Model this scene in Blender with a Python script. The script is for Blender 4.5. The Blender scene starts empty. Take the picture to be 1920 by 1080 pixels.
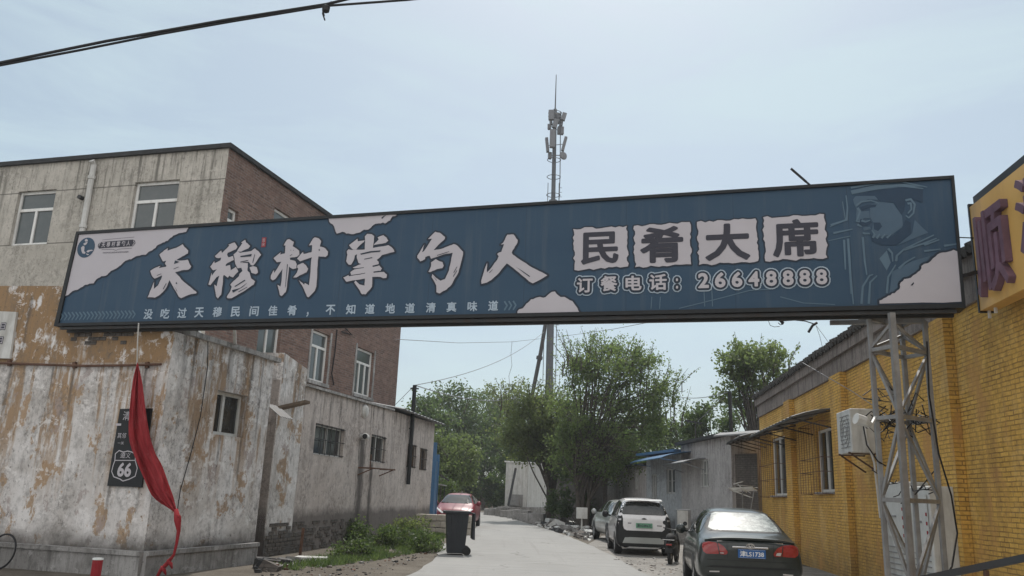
import bpy, bmesh, math, random
from math import sin, cos, tan, pi, radians
from mathutils import Vector, Matrix, noise as mnoise
from mathutils.geometry import delaunay_2d_cdt
from mathutils.bvhtree import BVHTree
rnd = random.Random(7)
SC = bpy.context.scene
COL = SC.collection

# ---------------------------------------------------------------- camera
F_PX, PITCH, ROLL, EYE = 1534.0, radians(14.17), radians(2.25), 1.5
R0 = Vector((1, 0, 0)); U0 = Vector((0, -sin(PITCH), cos(PITCH))); FW = Vector((0, cos(PITCH), sin(PITCH)))
RT = R0*cos(ROLL) + U0*sin(ROLL); UP = U0*cos(ROLL) - R0*sin(ROLL)
CAMPOS = Vector((0, 0, EYE))
cd = bpy.data.cameras.new('camera'); cam = bpy.data.objects.new('camera', cd); COL.objects.link(cam)
cam.matrix_world = Matrix(((RT.x, UP.x, -FW.x, 0), (RT.y, UP.y, -FW.y, 0), (RT.z, UP.z, -FW.z, EYE), (0, 0, 0, 1)))
cd.sensor_width = 36; cd.lens = F_PX/1920*36; cd.clip_start = .05; cd.clip_end = 2000
SC.camera = cam

# ---------------------------------------------------------------- sky and sun
SUN_EL, SUN_AZ = radians(58), radians(9)      # azimuth from +Y towards +X
w = bpy.data.worlds.new('World'); SC.world = w; w.use_nodes = True
wt = w.node_tree; wt.nodes.clear()
sky = wt.nodes.new('ShaderNodeTexSky'); sky.sky_type = 'NISHITA'; sky.sun_disc = False
sky.sun_elevation = SUN_EL; sky.sun_rotation = SUN_AZ; sky.air_density = 1.0; sky.dust_density = 2.2; sky.ozone_density = 1.6
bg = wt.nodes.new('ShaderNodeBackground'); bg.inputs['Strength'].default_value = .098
wo = wt.nodes.new('ShaderNodeOutputWorld')
tcw = wt.nodes.new('ShaderNodeTexCoord'); mpw = wt.nodes.new('ShaderNodeMapping'); mpw.inputs['Scale'].default_value = (1.6, 1.1, 6.5)
mpw.inputs['Rotation'].default_value = (0, radians(4), 0)
nw = wt.nodes.new('ShaderNodeTexNoise'); nw.inputs['Scale'].default_value = 2.2; nw.inputs['Detail'].default_value = 8; nw.inputs['Roughness'].default_value = .62; nw.inputs['Distortion'].default_value = .5
rw = wt.nodes.new('ShaderNodeValToRGB'); rw.color_ramp.elements[0].position = .44; rw.color_ramp.elements[1].position = .70
rw.color_ramp.elements[0].color = (.42, .42, .42, 1); rw.color_ramp.elements[1].color = (.70, .70, .70, 1)
mw = wt.nodes.new('ShaderNodeMixRGB'); mw.inputs['Color2'].default_value = (6.2, 7.7, 8.0, 1)
L = wt.links.new
L(tcw.outputs['Generated'], mpw.inputs['Vector']); L(mpw.outputs[0], nw.inputs['Vector']); L(nw.outputs['Fac'], rw.inputs[0])
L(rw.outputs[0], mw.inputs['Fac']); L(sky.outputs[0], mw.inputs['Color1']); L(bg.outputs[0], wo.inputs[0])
# bright cloud bank added behind the camera, unseen, to lift the shaded walls
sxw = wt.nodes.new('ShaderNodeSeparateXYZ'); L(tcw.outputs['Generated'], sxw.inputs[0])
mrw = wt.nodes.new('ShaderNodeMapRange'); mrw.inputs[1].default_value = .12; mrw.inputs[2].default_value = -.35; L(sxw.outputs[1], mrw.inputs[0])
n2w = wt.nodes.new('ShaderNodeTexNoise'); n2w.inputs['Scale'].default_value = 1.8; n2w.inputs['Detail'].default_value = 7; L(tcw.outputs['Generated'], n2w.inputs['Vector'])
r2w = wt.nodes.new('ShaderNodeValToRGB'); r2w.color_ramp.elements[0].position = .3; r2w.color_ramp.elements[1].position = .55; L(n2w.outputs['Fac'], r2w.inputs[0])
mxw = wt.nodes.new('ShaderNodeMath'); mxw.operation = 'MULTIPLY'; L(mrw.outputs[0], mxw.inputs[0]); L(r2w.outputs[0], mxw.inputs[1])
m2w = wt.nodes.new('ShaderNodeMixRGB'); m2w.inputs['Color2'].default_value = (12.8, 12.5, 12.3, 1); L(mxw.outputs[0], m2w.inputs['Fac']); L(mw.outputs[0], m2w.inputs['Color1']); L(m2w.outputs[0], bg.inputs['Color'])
sl = bpy.data.lights.new('sun', 'SUN'); sl.energy = 3.3; sl.angle = radians(.6); sl.color = (1, .95, .88)
so = bpy.data.objects.new('sun', sl); COL.objects.link(so)
SUNV = Vector((sin(SUN_AZ)*cos(SUN_EL), cos(SUN_AZ)*cos(SUN_EL), sin(SUN_EL)))
so.rotation_euler = SUNV.to_track_quat('Z', 'Y').to_euler(); so.location = (0, 0, 40)
SC.view_settings.view_transform = 'Standard'; SC.view_settings.look = 'None'
SC.view_settings.exposure = 0.12; SC.view_settings.gamma = 1
SC.cycles.max_bounces = 6; SC.cycles.transparent_max_bounces = 8

# ---------------------------------------------------------------- photograph pixels -> places
def ray(x, y): return FW + RT*((x-960)/F_PX) - UP*((y-540)/F_PX)
def P(x, y, Y):
    d = ray(x, y); return CAMPOS + d*(Y/d.y)
def G(x, y, z=0.0):
    d = ray(x, y); return CAMPOS + d*((z-EYE)/d.z)
def V(x, y, A, D):
    """hit of a pixel with the upright plane through A along D"""
    d = ray(x, y); n = Vector((D[1], -D[0], 0)); t = n.dot(Vector((A[0], A[1], 0))-CAMPOS)/n.dot(d)
    return CAMPOS + d*t

# ---------------------------------------------------------------- materials
MATS = {}
class NT:
    def __init__(s, name):
        s.m = bpy.data.materials.new(name); s.m.use_nodes = True; s.t = s.m.node_tree; s.t.nodes.clear()
        s.out = s.n('ShaderNodeOutputMaterial'); s.b = s.n('ShaderNodeBsdfPrincipled'); s.l(s.b.outputs[0], s.out.inputs[0])
        tc = s.n('ShaderNodeTexCoord'); s.uv = tc.outputs['UV']; s.ob = tc.outputs['Object']
    def n(s, t): return s.t.nodes.new(t)
    def l(s, a, b): s.t.links.new(a, b)
    def put(s, sock, v):
        if hasattr(v, 'is_output'): s.l(v, sock)
        elif isinstance(v, (tuple, list)) and len(v) == 3 and sock.type == 'RGBA': sock.default_value = (*v, 1)
        else: sock.default_value = v
    def map(s, vec, sc, rot=(0, 0, 0), loc=(0, 0, 0)):
        m = s.n('ShaderNodeMapping'); s.l(vec, m.inputs[0]); m.inputs['Scale'].default_value = sc; m.inputs['Rotation'].default_value = rot; m.inputs['Location'].default_value = loc
        return m.outputs[0]
    def noise(s, vec, scale=1, detail=4, rough=.55, dist=0):
        m = s.n('ShaderNodeTexNoise'); s.l(vec, m.inputs['Vector']); m.inputs['Scale'].default_value = scale; m.inputs['Detail'].default_value = detail
        m.inputs['Roughness'].default_value = rough; m.inputs['Distortion'].default_value = dist; return m.outputs['Fac']
    def ramp(s, f, a, b, ca=(0, 0, 0), cb=(1, 1, 1)):
        m = s.n('ShaderNodeValToRGB'); s.l(f, m.inputs[0]); e = m.color_ramp.elements
        e[0].position = a; e[1].position = b; e[0].color = (*ca, 1); e[1].color = (*cb, 1); return m.outputs[0]
    def mix(s, f, a, b, mode='MIX'):
        m = s.n('ShaderNodeMixRGB'); m.blend_type = mode; s.put(m.inputs[0], f); s.put(m.inputs[1], a); s.put(m.inputs[2], b); return m.outputs[0]
    def math(s, op, a, b=0.0):
        m = s.n('ShaderNodeMath'); m.operation = op; s.put(m.inputs[0], a); s.put(m.inputs[1], b); m.use_clamp = op in ('MULTIPLY', 'ADD', 'SUBTRACT') and False; return m.outputs[0]
    def zramp(s, a, b):
        """0..1 as height above the ground (uv v) goes from a to b"""
        x = s.n('ShaderNodeSeparateXYZ'); s.l(s.uv, x.inputs[0])
        m = s.n('ShaderNodeMapRange'); s.l(x.outputs[1], m.inputs[0]); m.inputs[1].default_value = a; m.inputs[2].default_value = b; return m.outputs[0]
    def bump(s, h, strength=.3, dist=.02):
        m = s.n('ShaderNodeBump'); s.l(h, m.inputs['Height']); m.inputs['Strength'].default_value = strength; m.inputs['Distance'].default_value = dist
        s.l(m.outputs[0], s.b.inputs['Normal'])
    def fin(s, col, rough=.85, metal=0, spec=.3):
        s.put(s.b.inputs['Base Color'], col); s.put(s.b.inputs['Roughness'], rough); s.b.inputs['Metallic'].default_value = metal
        s.b.inputs['Specular IOR Level'].default_value = spec; return s.m

def paint(name, col, rough=.5, metal=0, var=.12, scale=6, spec=.4, dirt=None, coat=0, bump=0):
    """a painted, metal, plastic or cloth surface with slight wear"""
    k = NT(name); f = k.noise(k.ob, scale, 5, .6); lo = tuple(c*(1-var) for c in col); hi = tuple(min(1, c*(1+var)) for c in col)
    c = k.ramp(f, .3, .7, lo, hi)
    if dirt:
        g = k.ramp(k.noise(k.map(k.ob, (2.2, 2.2, .35)), 1.6, 6, .65), .5, .72); c = k.mix(k.math('MULTIPLY', g, .7), c, dirt)
    k.fin(c, rough, metal, spec)
    if coat: k.b.inputs['Coat Weight'].default_value = coat; k.b.inputs['Coat Roughness'].default_value = .04
    if bump: k.bump(k.noise(k.ob, scale*8, 4), bump, .01)
    return k.m

def brick_nodes(k, c1, c2, mort, sc=1.0, msize=.012, bw=.24, rh=.075):
    b = k.n('ShaderNodeTexBrick'); k.l(k.uv, b.inputs['Vector']); b.inputs['Scale'].default_value = sc
    b.inputs['Brick Width'].default_value = bw; b.inputs['Row Height'].default_value = rh; b.inputs['Mortar Size'].default_value = msize; b.inputs['Mortar Smooth'].default_value = .3
    b.inputs['Color1'].default_value = (*c1, 1); b.inputs['Color2'].default_value = (*c2, 1); b.inputs['Mortar'].default_value = (*mort, 1); b.inputs['Bias'].default_value = -.1
    return b

def brick_mat(name, c1, c2, mort, grime=(.06, .05, .045), gamt=.5, bw=.24, rh=.075, msize=.012, big=None):
    k = NT(name); wv = k.n('ShaderNodeVectorMath'); wv.operation = 'MULTIPLY_ADD'; nv = k.n('ShaderNodeTexNoise'); k.l(k.uv, nv.inputs['Vector']); nv.inputs['Scale'].default_value = 6; nv.inputs['Detail'].default_value = 4
    k.l(nv.outputs['Color'], wv.inputs[0]); wv.inputs[1].default_value = (.022, .022, 0); k.l(k.uv, wv.inputs[2]); keep = k.uv; k.uv = wv.outputs[0]
    b = brick_nodes(k, c1, c2, mort, 1, msize, bw, rh); k.uv = keep; c = b.outputs[0]
    c = k.mix(k.ramp(k.noise(k.map(k.uv, (1, 1, 1), loc=(3, 3, 0)), 2.1, 7, .7), .42, .6), c, k.mix(.6, c, tuple((p+q)/2 for p, q in zip(c1, c2))))
    c = k.mix(k.ramp(k.noise(k.uv, 9, 4, .7), .35, .75), c, k.mix(1.0, c, (.62, .6, .6), 'MULTIPLY'))
    if big:
        ch = k.ramp(k.noise(k.map(k.uv, (1, 1.6, 1)), 5.5, 9, .8), .60, .635); c = k.mix(k.math('MULTIPLY', ch, .65), c, (.24, .135, .08))
        fd = k.ramp(k.noise(k.map(k.uv, (1, .8, 1), loc=(6, 2, 0)), .9, 8, .7), .5, .62); c = k.mix(k.math('MULTIPLY', fd, .45), c, (.68, .47, .20))
        sp = k.math('MULTIPLY', k.math('SUBTRACT', 1.0, k.zramp(.1, 1.1)), k.ramp(k.noise(k.uv, 2.5, 8, .75), .3, .65)); c = k.mix(k.math('MULTIPLY', sp, .8), c, (.17, .12, .07))
        c = k.mix(k.ramp(k.noise(k.map(k.uv, (.8, .5, 1)), 1.3, 6, .7), .52, .66), c, big)
    st = k.ramp(k.noise(k.map(k.uv, (1.5, .22, 1)), 1.5, 7, .65), .48, .74)
    c = k.mix(k.math('MULTIPLY', st, gamt), c, grime)
    h = k.mix(.35, k.math('SUBTRACT', 1.0, b.outputs['Fac']), k.noise(k.uv, 40, 3)); k.bump(h, .55, .015)
    return k.fin(c, .88)

def plaster_mat(name, base, pale, dark, ochre=None, base_dark=1.0, streak=.8, zt=4.0, seam=0, stains=(), foot=(.15, 1.25), up=1.0, fx=1.0, stain_k=.85):
    """old rendered wall: pale and dark blotches, rain streaks from the top, damp foot"""
    k = NT(name); u = k.uv
    c = k.mix(k.ramp(k.noise(u, .9, 6, .62, .3), .38, .62), base, pale)
    c = k.mix(k.math('MULTIPLY', k.ramp(k.noise(k.map(u, (1, .55, 1)), 5.5, 9, .74), .5, .66), .5), c, dark)
    if ochre:
        m = k.ramp(k.noise(k.map(u, (1.9*fx, .10, 1), loc=(3.1, .2, 0)), 1.5, 6, .6, .2), .497, .54)
        m2 = k.ramp(k.noise(k.map(u, (1.6, .4, 1)), 3.3, 8, .74), .40, .5)
        m = k.math('MULTIPLY', k.math('MULTIPLY', m, m2), k.zramp(.9, 2.3)); c = k.mix(k.math('MULTIPLY', m, .9), c, ochre)
        pt_ = k.math('MULTIPLY', k.ramp(k.noise(k.map(u, (1.1*fx+.3, .75, 1), loc=(5, 1, 0)), 1.5, 10, .7), .56, .585), k.ramp(k.noise(u, 7, 8, .75), .34, .46)); c = k.mix(k.math('MULTIPLY', pt_, .85), c, tuple(q*1.15 for q in ochre))
        pk = k.ramp(k.noise(k.map(u, (1.1*fx+.3, .75, 1), loc=(8, 6, 0)), 1.7, 10, .72), .585, .60); c = k.mix(k.math('MULTIPLY', pk, .7), c, (.36, .30, .28))
        up = k.math('MULTIPLY', k.math('MULTIPLY', k.zramp(3.38, 3.46), up), k.ramp(k.noise(k.map(u, (1, .5, 1), loc=(7, 2, 0)), 1.6, 7, .66), .36, .46)); c = k.mix(up, c, tuple(x*.95 for x in ochre))
        wh = k.math('MULTIPLY', k.zramp(3.3, 3.4), k.ramp(k.noise(k.map(u, (1.3, .7, 1), loc=(1, 5, 0)), 2.4, 8, .72), .56, .62)); c = k.mix(wh, c, pale)
    s1 = k.ramp(k.noise(k.map(u, (2.4*fx, .13, 1), loc=(1.7, 0, 0)), 2.2, 6, .62), .535, .64)
    s1 = k.math('MULTIPLY', k.math('MULTIPLY', s1, k.zramp(zt-3.3, zt-.1)), streak); c = k.mix(s1, c, dark)
    s2 = k.ramp(k.noise(k.map(u, (7*fx, .35, 1)), 2.2, 7, .72), .555, .62); c = k.mix(k.math('MULTIPLY', s2, .16), c, dark)
    gr = k.math('MULTIPLY', k.ramp(k.noise(k.map(u, (1, .8, 1), loc=(2, 8, 0)), 1.1, 3, .5), .44, .6), k.ramp(k.noise(k.map(u, (1, .75, 1)), 11, 9, .8), .47, .6)); c = k.mix(k.math('MULTIPLY', gr, .62), c, dark)
    dr = k.math('MULTIPLY', k.math('MULTIPLY', k.ramp(k.noise(k.map(u, (5.5*fx, .22, 1), loc=(9, 3, 0)), 1.9, 7, .66), .53, .6), k.zramp(zt-2.2, zt-.2)), streak); c = k.mix(k.math('MULTIPLY', dr, .9), c, tuple(x*.6 for x in dark))
    pit = k.ramp(k.noise(k.map(u, (1, .7, 1)), 16, 7, .78), .575, .64); c = k.mix(k.math('MULTIPLY', pit, .75), c, tuple(x*.45 for x in dark))
    fl = k.ramp(k.noise(k.map(u, (1, 1.3, 1), loc=(4, 9, 0)), 2.6, 9, .74), .575, .6); c = k.mix(k.math('MULTIPLY', fl, .55), c, tuple(min(.8, x*1.12) for x in pale))
    ft = k.math('SUBTRACT', 1.0, k.zramp(*foot)); ft = k.math('MULTIPLY', k.ramp(k.math('ADD', ft, k.math('MULTIPLY', k.noise(u, 1.7, 7, .7), .7)), .62, 1.05), base_dark)
    c = k.mix(k.math('MULTIPLY', ft, .9), c, tuple(x*.62 for x in dark))
    for su, sz0, sz1, sw_ in stains:
        x = k.n('ShaderNodeSeparateXYZ'); k.l(k.map(u, (1, 1, 1)), x.inputs[0]); wob = k.math('MULTIPLY', k.math('SUBTRACT', k.noise(k.map(u, (4, .9, 1)), 2.2, 6, .7), .5), sw_*2.6)
        d = k.math('ABSOLUTE', k.math('ADD', k.math('SUBTRACT', x.outputs[0], su), wob)); mr = k.n('ShaderNodeMapRange'); k.l(d, mr.inputs[0]); mr.inputs[1].default_value = sw_; mr.inputs[2].default_value = sw_*.25
        c = k.mix(k.math('MULTIPLY', k.math('MULTIPLY', mr.outputs[0], stain_k), k.math('MULTIPLY', k.zramp(sz0-.05, sz0+.5), k.math('SUBTRACT', 1.0, k.zramp(sz1, sz1+.1)))), c, tuple(q*.55 for q in dark))
    if seam:
        b = k.n('ShaderNodeTexBrick'); k.l(u, b.inputs['Vector']); b.inputs['Scale'].default_value = 1; b.inputs['Brick Width'].default_value = 40; b.inputs['Row Height'].default_value = seam; b.inputs['Mortar Size'].default_value = .018; b.offset = 0
        c = k.mix(k.math('MULTIPLY', b.outputs['Fac'], .7), c, tuple(x*.5 for x in dark))
    k.bump(k.mix(.5, k.noise(u, 14, 8, .72), k.noise(u, 3, 6, .65)), .5, .03)
    return k.fin(c, .92)

def leaf_mat(name, c1, c2, trans=.42):
    k = NT(name); oi = k.n('ShaderNodeNewGeometry'); f = oi.outputs['Random Per Island']
    c = k.ramp(f, 0, 1, c1, c2); c = k.mix(k.ramp(k.noise(k.ob, .55, 3), .35, .65), k.mix(1.0, c, (.75, .8, .7), 'MULTIPLY'), c)
    k.fin(c, .55, 0, .35); t = k.n('ShaderNodeBsdfTranslucent'); k.put(t.inputs[0], k.mix(1.0, c, (2.1, 2.2, 1.4), 'MULTIPLY'))
    ms = k.n('ShaderNodeMixShader'); ms.inputs[0].default_value = trans; k.l(k.b.outputs[0], ms.inputs[1]); k.l(t.outputs[0], ms.inputs[2]); k.l(ms.outputs[0], k.out.inputs[0])
    return k.m

def glass_mat(name, col=(.02, .025, .028), rough=.06, spec=.6, dusty=.3):
    k = NT(name); c = k.mix(k.math('MULTIPLY', k.ramp(k.noise(k.ob, 2.6, 6, .7), .4, .75), dusty), col, (.16, .16, .155))
    k.fin(c, rough, 0, spec); return k.m

# ---------------------------------------------------------------- mesh builder
ORG = {}
class MB:
    def __init__(s): s.v = []; s.f = []; s.mi = []
    def add(s, vs, fs, mi=0):
        o = len(s.v); s.v += [Vector(p) for p in vs]
        for f in fs: s.f.append([o+i for i in f]); s.mi.append(mi)
    def quad(s, a, b, c, d, mi=0): s.add((a, b, c, d), [(0, 1, 2, 3)], mi)
    def hexa(s, p, mi=0):
        s.add(p, [(0, 3, 2, 1), (4, 5, 6, 7), (0, 1, 5, 4), (1, 2, 6, 5), (2, 3, 7, 6), (3, 0, 4, 7)], mi)
    def box(s, c, sz, rz=0, mi=0, M=None):
        c = Vector(c); h = [x/2 for x in sz]; R = M or Matrix.Rotation(rz, 3, 'Z')
        s.hexa([c+R @ Vector((x*h[0], y*h[1], z*h[2])) for z in (-1, 1) for x, y in ((-1, -1), (1, -1), (1, 1), (-1, 1))], mi)
    def bar(s, a, b, w, h=None, mi=0, up=Vector((0, 0, 1))):
        """a square bar from a to b"""
        a = Vector(a); b = Vector(b); h = h or w; d = (b-a).normalized()
        if abs(d.dot(up)) > .99: up = Vector((0, 1, 0))
        x = d.cross(up).normalized(); y = x.cross(d)
        s.hexa([q + x*(i*w/2) + y*(j*h/2) for q in (a, b) for i, j in ((-1, -1), (1, -1), (1, 1), (-1, 1))], mi)
    def tube(s, pts, r, n=6, mi=0, cap=True):
        pts = [Vector(p) for p in pts]; rs = r if isinstance(r, (list, tuple)) else [r]*len(pts); o = len(s.v); pu = None
        for i, p in enumerate(pts):
            d = (pts[min(i+1, len(pts)-1)]-pts[max(i-1, 0)])
            d = d.normalized() if d.length > 1e-9 else Vector((0, 0, 1))
            if pu is None: pu = Vector((1, 0, 0)) if abs(d.x) < .8 else Vector((0, 1, 0))
            x = (pu - d*pu.dot(d)); x = x.normalized() if x.length > 1e-6 else d.orthogonal().normalized(); y = d.cross(x); pu = x
            s.v += [p + x*(cos(2*pi*k/n)*rs[i]) + y*(sin(2*pi*k/n)*rs[i]) for k in range(n)]
        for i in range(len(pts)-1):
            for k in range(n):
                s.f.append([o+i*n+k, o+i*n+(k+1) % n, o+(i+1)*n+(k+1) % n, o+(i+1)*n+k]); s.mi.append(mi)
        if cap:
            s.f.append([o+k for k in range(n)][::-1]); s.mi.append(mi); e = o+(len(pts)-1)*n; s.f.append([e+k for k in range(n)]); s.mi.append(mi)
    def cyl(s, a, b, r, n=16, mi=0): s.tube([a, b], r, n, mi)
    def lathe(s, c, prof, n=20, axis=Vector((0, 0, 1)), mi=0):
        """profile of (radius, height) turned round the axis at c"""
        c = Vector(c); z = Vector(axis).normalized(); x = z.orthogonal().normalized(); y = z.cross(x); o = len(s.v)
        for r, h in prof: s.v += [c + z*h + x*(cos(2*pi*k/n)*r) + y*(sin(2*pi*k/n)*r) for k in range(n)]
        for i in range(len(prof)-1):
            for k in range(n): s.f.append([o+i*n+k, o+i*n+(k+1) % n, o+(i+1)*n+(k+1) % n, o+(i+1)*n+k]); s.mi.append(mi)
    def build(s, name, mats, parent=None, smooth=False, bevel=0, org=None):
        o_ = org if org is not None else (ORG.get(parent) if parent else None)
        if o_ is None:
            xs = [p.x for p in s.v]; ys = [p.y for p in s.v]; zs = [p.z for p in s.v]
            o_ = Vector(((min(xs)+max(xs))/2, (min(ys)+max(ys))/2, min(zs)))
        o_ = Vector(o_)
        me = bpy.data.meshes.new(name); me.from_pydata([p-o_ for p in s.v], [], s.f)
        ml = mats if isinstance(mats, (list, tuple)) else [mats]
        for m in ml: me.materials.append(m)
        me.polygons.foreach_set('material_index', s.mi)
        if smooth: me.polygons.foreach_set('use_smooth', [True]*len(s.f))
        me.update(); uvs = me.uv_layers.new(name='UV').data
        if len(me.polygons) < 30000:
            for p in me.polygons:
                n = p.normal
                if abs(n.z) > .75: e = None
                else: e = Vector((-n.y, n.x)).normalized()
                for li in p.loop_indices:
                    q = me.vertices[me.loops[li].vertex_index].co + o_
                    uvs[li].uv = (q.x, q.y) if e is None else (q.x*e.x+q.y*e.y, q.z)
        o = bpy.data.objects.new(name, me); COL.objects.link(o)
        if bevel:
            bm = o.modifiers.new('Bevel', 'BEVEL'); bm.width = bevel; bm.segments = 2; bm.limit_method = 'ANGLE'
        if parent: o.parent = parent
        else: o.location = o_
        ORG[o] = o_
        return o

def tag(o, label=None, cat=None, group=None, kind=None):
    if label: o['label'] = label
    if cat: o['category'] = cat
    if group: o['group'] = group
    if kind: o['kind'] = kind
    return o
def thing(name, label, cat, loc, group=None):
    o = bpy.data.objects.new(name, None); COL.objects.link(o); o.location = loc; o.empty_display_size = .3; ORG[o] = Vector(loc)
    return tag(o, label, cat, group)
def copy_thing(o, loc, rz=0, label=None, sc=1.0):
    def rec(a, par):
        c = a.copy(); COL.objects.link(c); c.parent = par
        for ch in a.children: rec(ch, c)
        return c
    r = rec(o, None); r.location = loc; r.rotation_euler = (0, 0, rz); r.scale = (sc, sc, sc)
    if label: r['label'] = label
    return r

# flat shapes: union of polygons in 2D, and lettering
def union2d(polys):
    vs = []; fs = []; es = []
    for p in polys:
        if len(p) < 3: continue
        ar = sum(p[i][0]*p[(i+1) % len(p)][1]-p[(i+1) % len(p)][0]*p[i][1] for i in range(len(p)))
        if ar < 0: p = p[::-1]
        o = len(vs); vs += [Vector((q[0], q[1])) for q in p]; fs.append(list(range(o, o+len(p))))
    r = delaunay_2d_cdt(vs, es, fs, 1, 1e-5)
    return r[0], [f for f, o in zip(r[2], r[5]) if len(o)]
def grow2d(polys, wd):
    out = list(polys)
    for p in polys:
        for i in range(len(p)):
            a = Vector(p[i]); b = Vector(p[(i+1) % len(p)]); d = b-a
            if d.length < 1e-6: continue
            d.normalize(); n = Vector((-d.y, d.x))*wd
            out.append([a-n, b-n, b+n, a+n]); out.append([a+Vector((cos(k*pi/4+.2), sin(k*pi/4+.2)))*wd for k in range(8)])
    return out
_TX = {}
def glyphs(body, bold=0.0):
    """outline loops of lettering in the bundled font, unit height: (mesh verts, faces, outline loops)"""
    key = (body, bold)
    if key in _TX: return _TX[key]
    c = bpy.data.curves.new('lettering', 'FONT'); c.body = body; c.offset = bold; c.resolution_u = 3
    o = bpy.data.objects.new('lettering', c); COL.objects.link(o); bpy.context.view_layer.update()
    me = o.to_mesh(); vs = [v.co.to_2d() for v in me.vertices]; fs = [list(p.vertices) for p in me.polygons]; o.to_mesh_clear()
    c.offset = 0; bpy.context.view_layer.update(); cu = o.to_curve(bpy.context.evaluated_depsgraph_get()); loops = []
    from mathutils.geometry import interpolate_bezier
    for sp in cu.splines:
        bp = sp.bezier_points; lp = []
        for i in range(len(bp)):
            a, b = bp[i], bp[(i+1) % len(bp)]
            lp += [q.to_2d() for q in interpolate_bezier(a.co, a.handle_right, b.handle_left, b.co, 4)[:-1]]
        if len(lp) > 2: loops.append(lp)
    o.to_curve_clear(); bpy.data.objects.remove(o); bpy.data.curves.remove(c)
    x0 = min(v.x for v in vs); x1 = max(v.x for v in vs); y0 = min(v.y for v in vs); y1 = max(v.y for v in vs)
    _TX[key] = (vs, fs, loops, (x0, y0, x1, y1)); return _TX[key]

def heavy(body, bold):
    vs, fs, lp, (x0, y0, x1, y1) = glyphs(body)
    if not bold: return vs, fs, lp, (x0, y0, x1, y1)
    key = (body, bold, 'h')
    if key not in _TX:
        band = [q for q in grow2d(lp, bold)[len(lp):]]
        v2, f2 = union2d([[vs[i] for i in f] for f in fs]+band); 
        def keep(f):
            c = (v2[f[0]]+v2[f[1]]+v2[f[2]])/3; ins = False
            for l in lp:
                for i in range(len(l)):
                    a, b = l[i-1], l[i]
                    if (a.y > c.y) != (b.y > c.y) and c.x < (b.x-a.x)*(c.y-a.y)/(b.y-a.y)+a.x: ins = not ins
            if ins: return True
            for l in lp:
                for i in range(len(l)):
                    a, b = l[i-1], l[i]; d = b-a; t = max(0, min(1, (c-a).dot(d)/max(1e-12, d.length_squared)))
                    if (c-a-d*t).length <= bold*1.02: return True
            return False
        f2 = [f for f in f2 if keep(f)]; _TX[key] = (v2, f2, [[p for p in l] for l in lp], (x0-bold, y0-bold, x1+bold, y1+bold))
    return _TX[key]
class Plane:
    """a flat face in the place: origin O, axes U (right) and W (up), facing n"""
    def __init__(s, O, U, W=Vector((0, 0, 1)), n=None):
        s.O = Vector(O); s.U = Vector(U).normalized(); s.W = Vector(W).normalized(); s.n = s.U.cross(s.W).normalized() if n is None else Vector(n)
    def pt(s, u, v, off=0): return s.O + s.U*u + s.W*v + s.n*off
    def px(s, x, y):
        d = ray(x, y); t = (s.O-CAMPOS).dot(s.n)/d.dot(s.n); q = CAMPOS+d*t-s.O; return Vector((q.dot(s.U), q.dot(s.W)))
    def flat(s, mb, vs, fs, off, mi=0):
        mb.add([s.pt(v[0], v[1], off) for v in vs], [list(f) if True else f for f in fs], mi)
    def polys(s, mb, polys, off, mi=0):
        vs, fs = union2d(polys); s.flat(mb, vs, fs, off, mi)
    def pxpoly(s, pts): return [s.px(*p) for p in pts]
    def text(s, mb, body, cx, cy, hw, hh, off, mi=0, bold=.0, grow=None, gmi=None, skew=0):
        """lettering fitted to a box centred on (cx, cy), half-sizes hw, hh; grow=[(width, material, offset)]"""
        vs, fs, lp, (x0, y0, x1, y1) = heavy(body, bold)
        kx = 2*hw/(x1-x0) if hw else 2*hh/(y1-y0); ky = 2*hh/(y1-y0)
        f = lambda v: Vector((cx+(v[0]-(x0+x1)/2)*kx+skew*(v[1]-(y0+y1)/2)*ky, cy+(v[1]-(y0+y1)/2)*ky))
        s.flat(mb, [f(v) for v in vs], fs, off, mi)
        for wd, m2, o2 in grow or (): s.polys(mb, grow2d([[f(q) for q in l] for l in lp], wd), o2, m2)
def strip2d(pts, w0, w1=None):
    """a thin brush line as polygons"""
    w1 = w0 if w1 is None else w1; out = []; n = len(pts)-1
    for i in range(n):
        a = Vector(pts[i]); b = Vector(pts[i+1]); d = (b-a).normalized(); nn = Vector((-d.y, d.x)); wa = w0+(w1-w0)*i/n; wb = w0+(w1-w0)*(i+1)/n
        out.append([a-nn*wa, b-nn*wb, b+nn*wb, a+nn*wa])
        out.append([b+Vector((cos(k*pi/3), sin(k*pi/3)))*wb for k in range(6)])
    return out

W0 = G(490, 1045); W0.z = 0; W1 = Vector((-2.83, 32.6, 0)); DW = (W1-W0).normalized()
def stain(x, y, z1): q = V(x, y, W0, DW); e = Vector((DW.x, DW.y, 0)); return q.x*e.x+q.y*e.y, q.z, z1
_a = stain(668, 980, 3.2); _b = stain(688, 985, 2.75)
_A0 = G(262, 1083); _DL = Vector((sin(radians(15.6)), cos(radians(15.6)), 0)); _DF = Vector((-_DL.y, _DL.x, 0))
def ston(x, y, D): q = V(x, y, _A0, D); n_ = Vector((D.y, -D.x, 0)); n_ = n_ if n_.dot(Vector((.3, -1, 0))) > 0 or D is _DL else -n_; e = Vector((-n_.y, n_.x, 0)); return q.x*e.x+q.y*e.y, q.z
def run(x, y, y1, D, wd): a = ston(x, y, D); b = ston(x, y1, D); return (a[0], b[1], a[1], wd)
STS = [run(412, 822, 905, _DL, .05), run(452, 828, 930, _DL, .06), run(432, 662, 735, _DL, .05), run(475, 672, 790, _DL, .06), run(368, 640, 760, _DL, .05), run(495, 675, 850, _DL, .05)]
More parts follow.
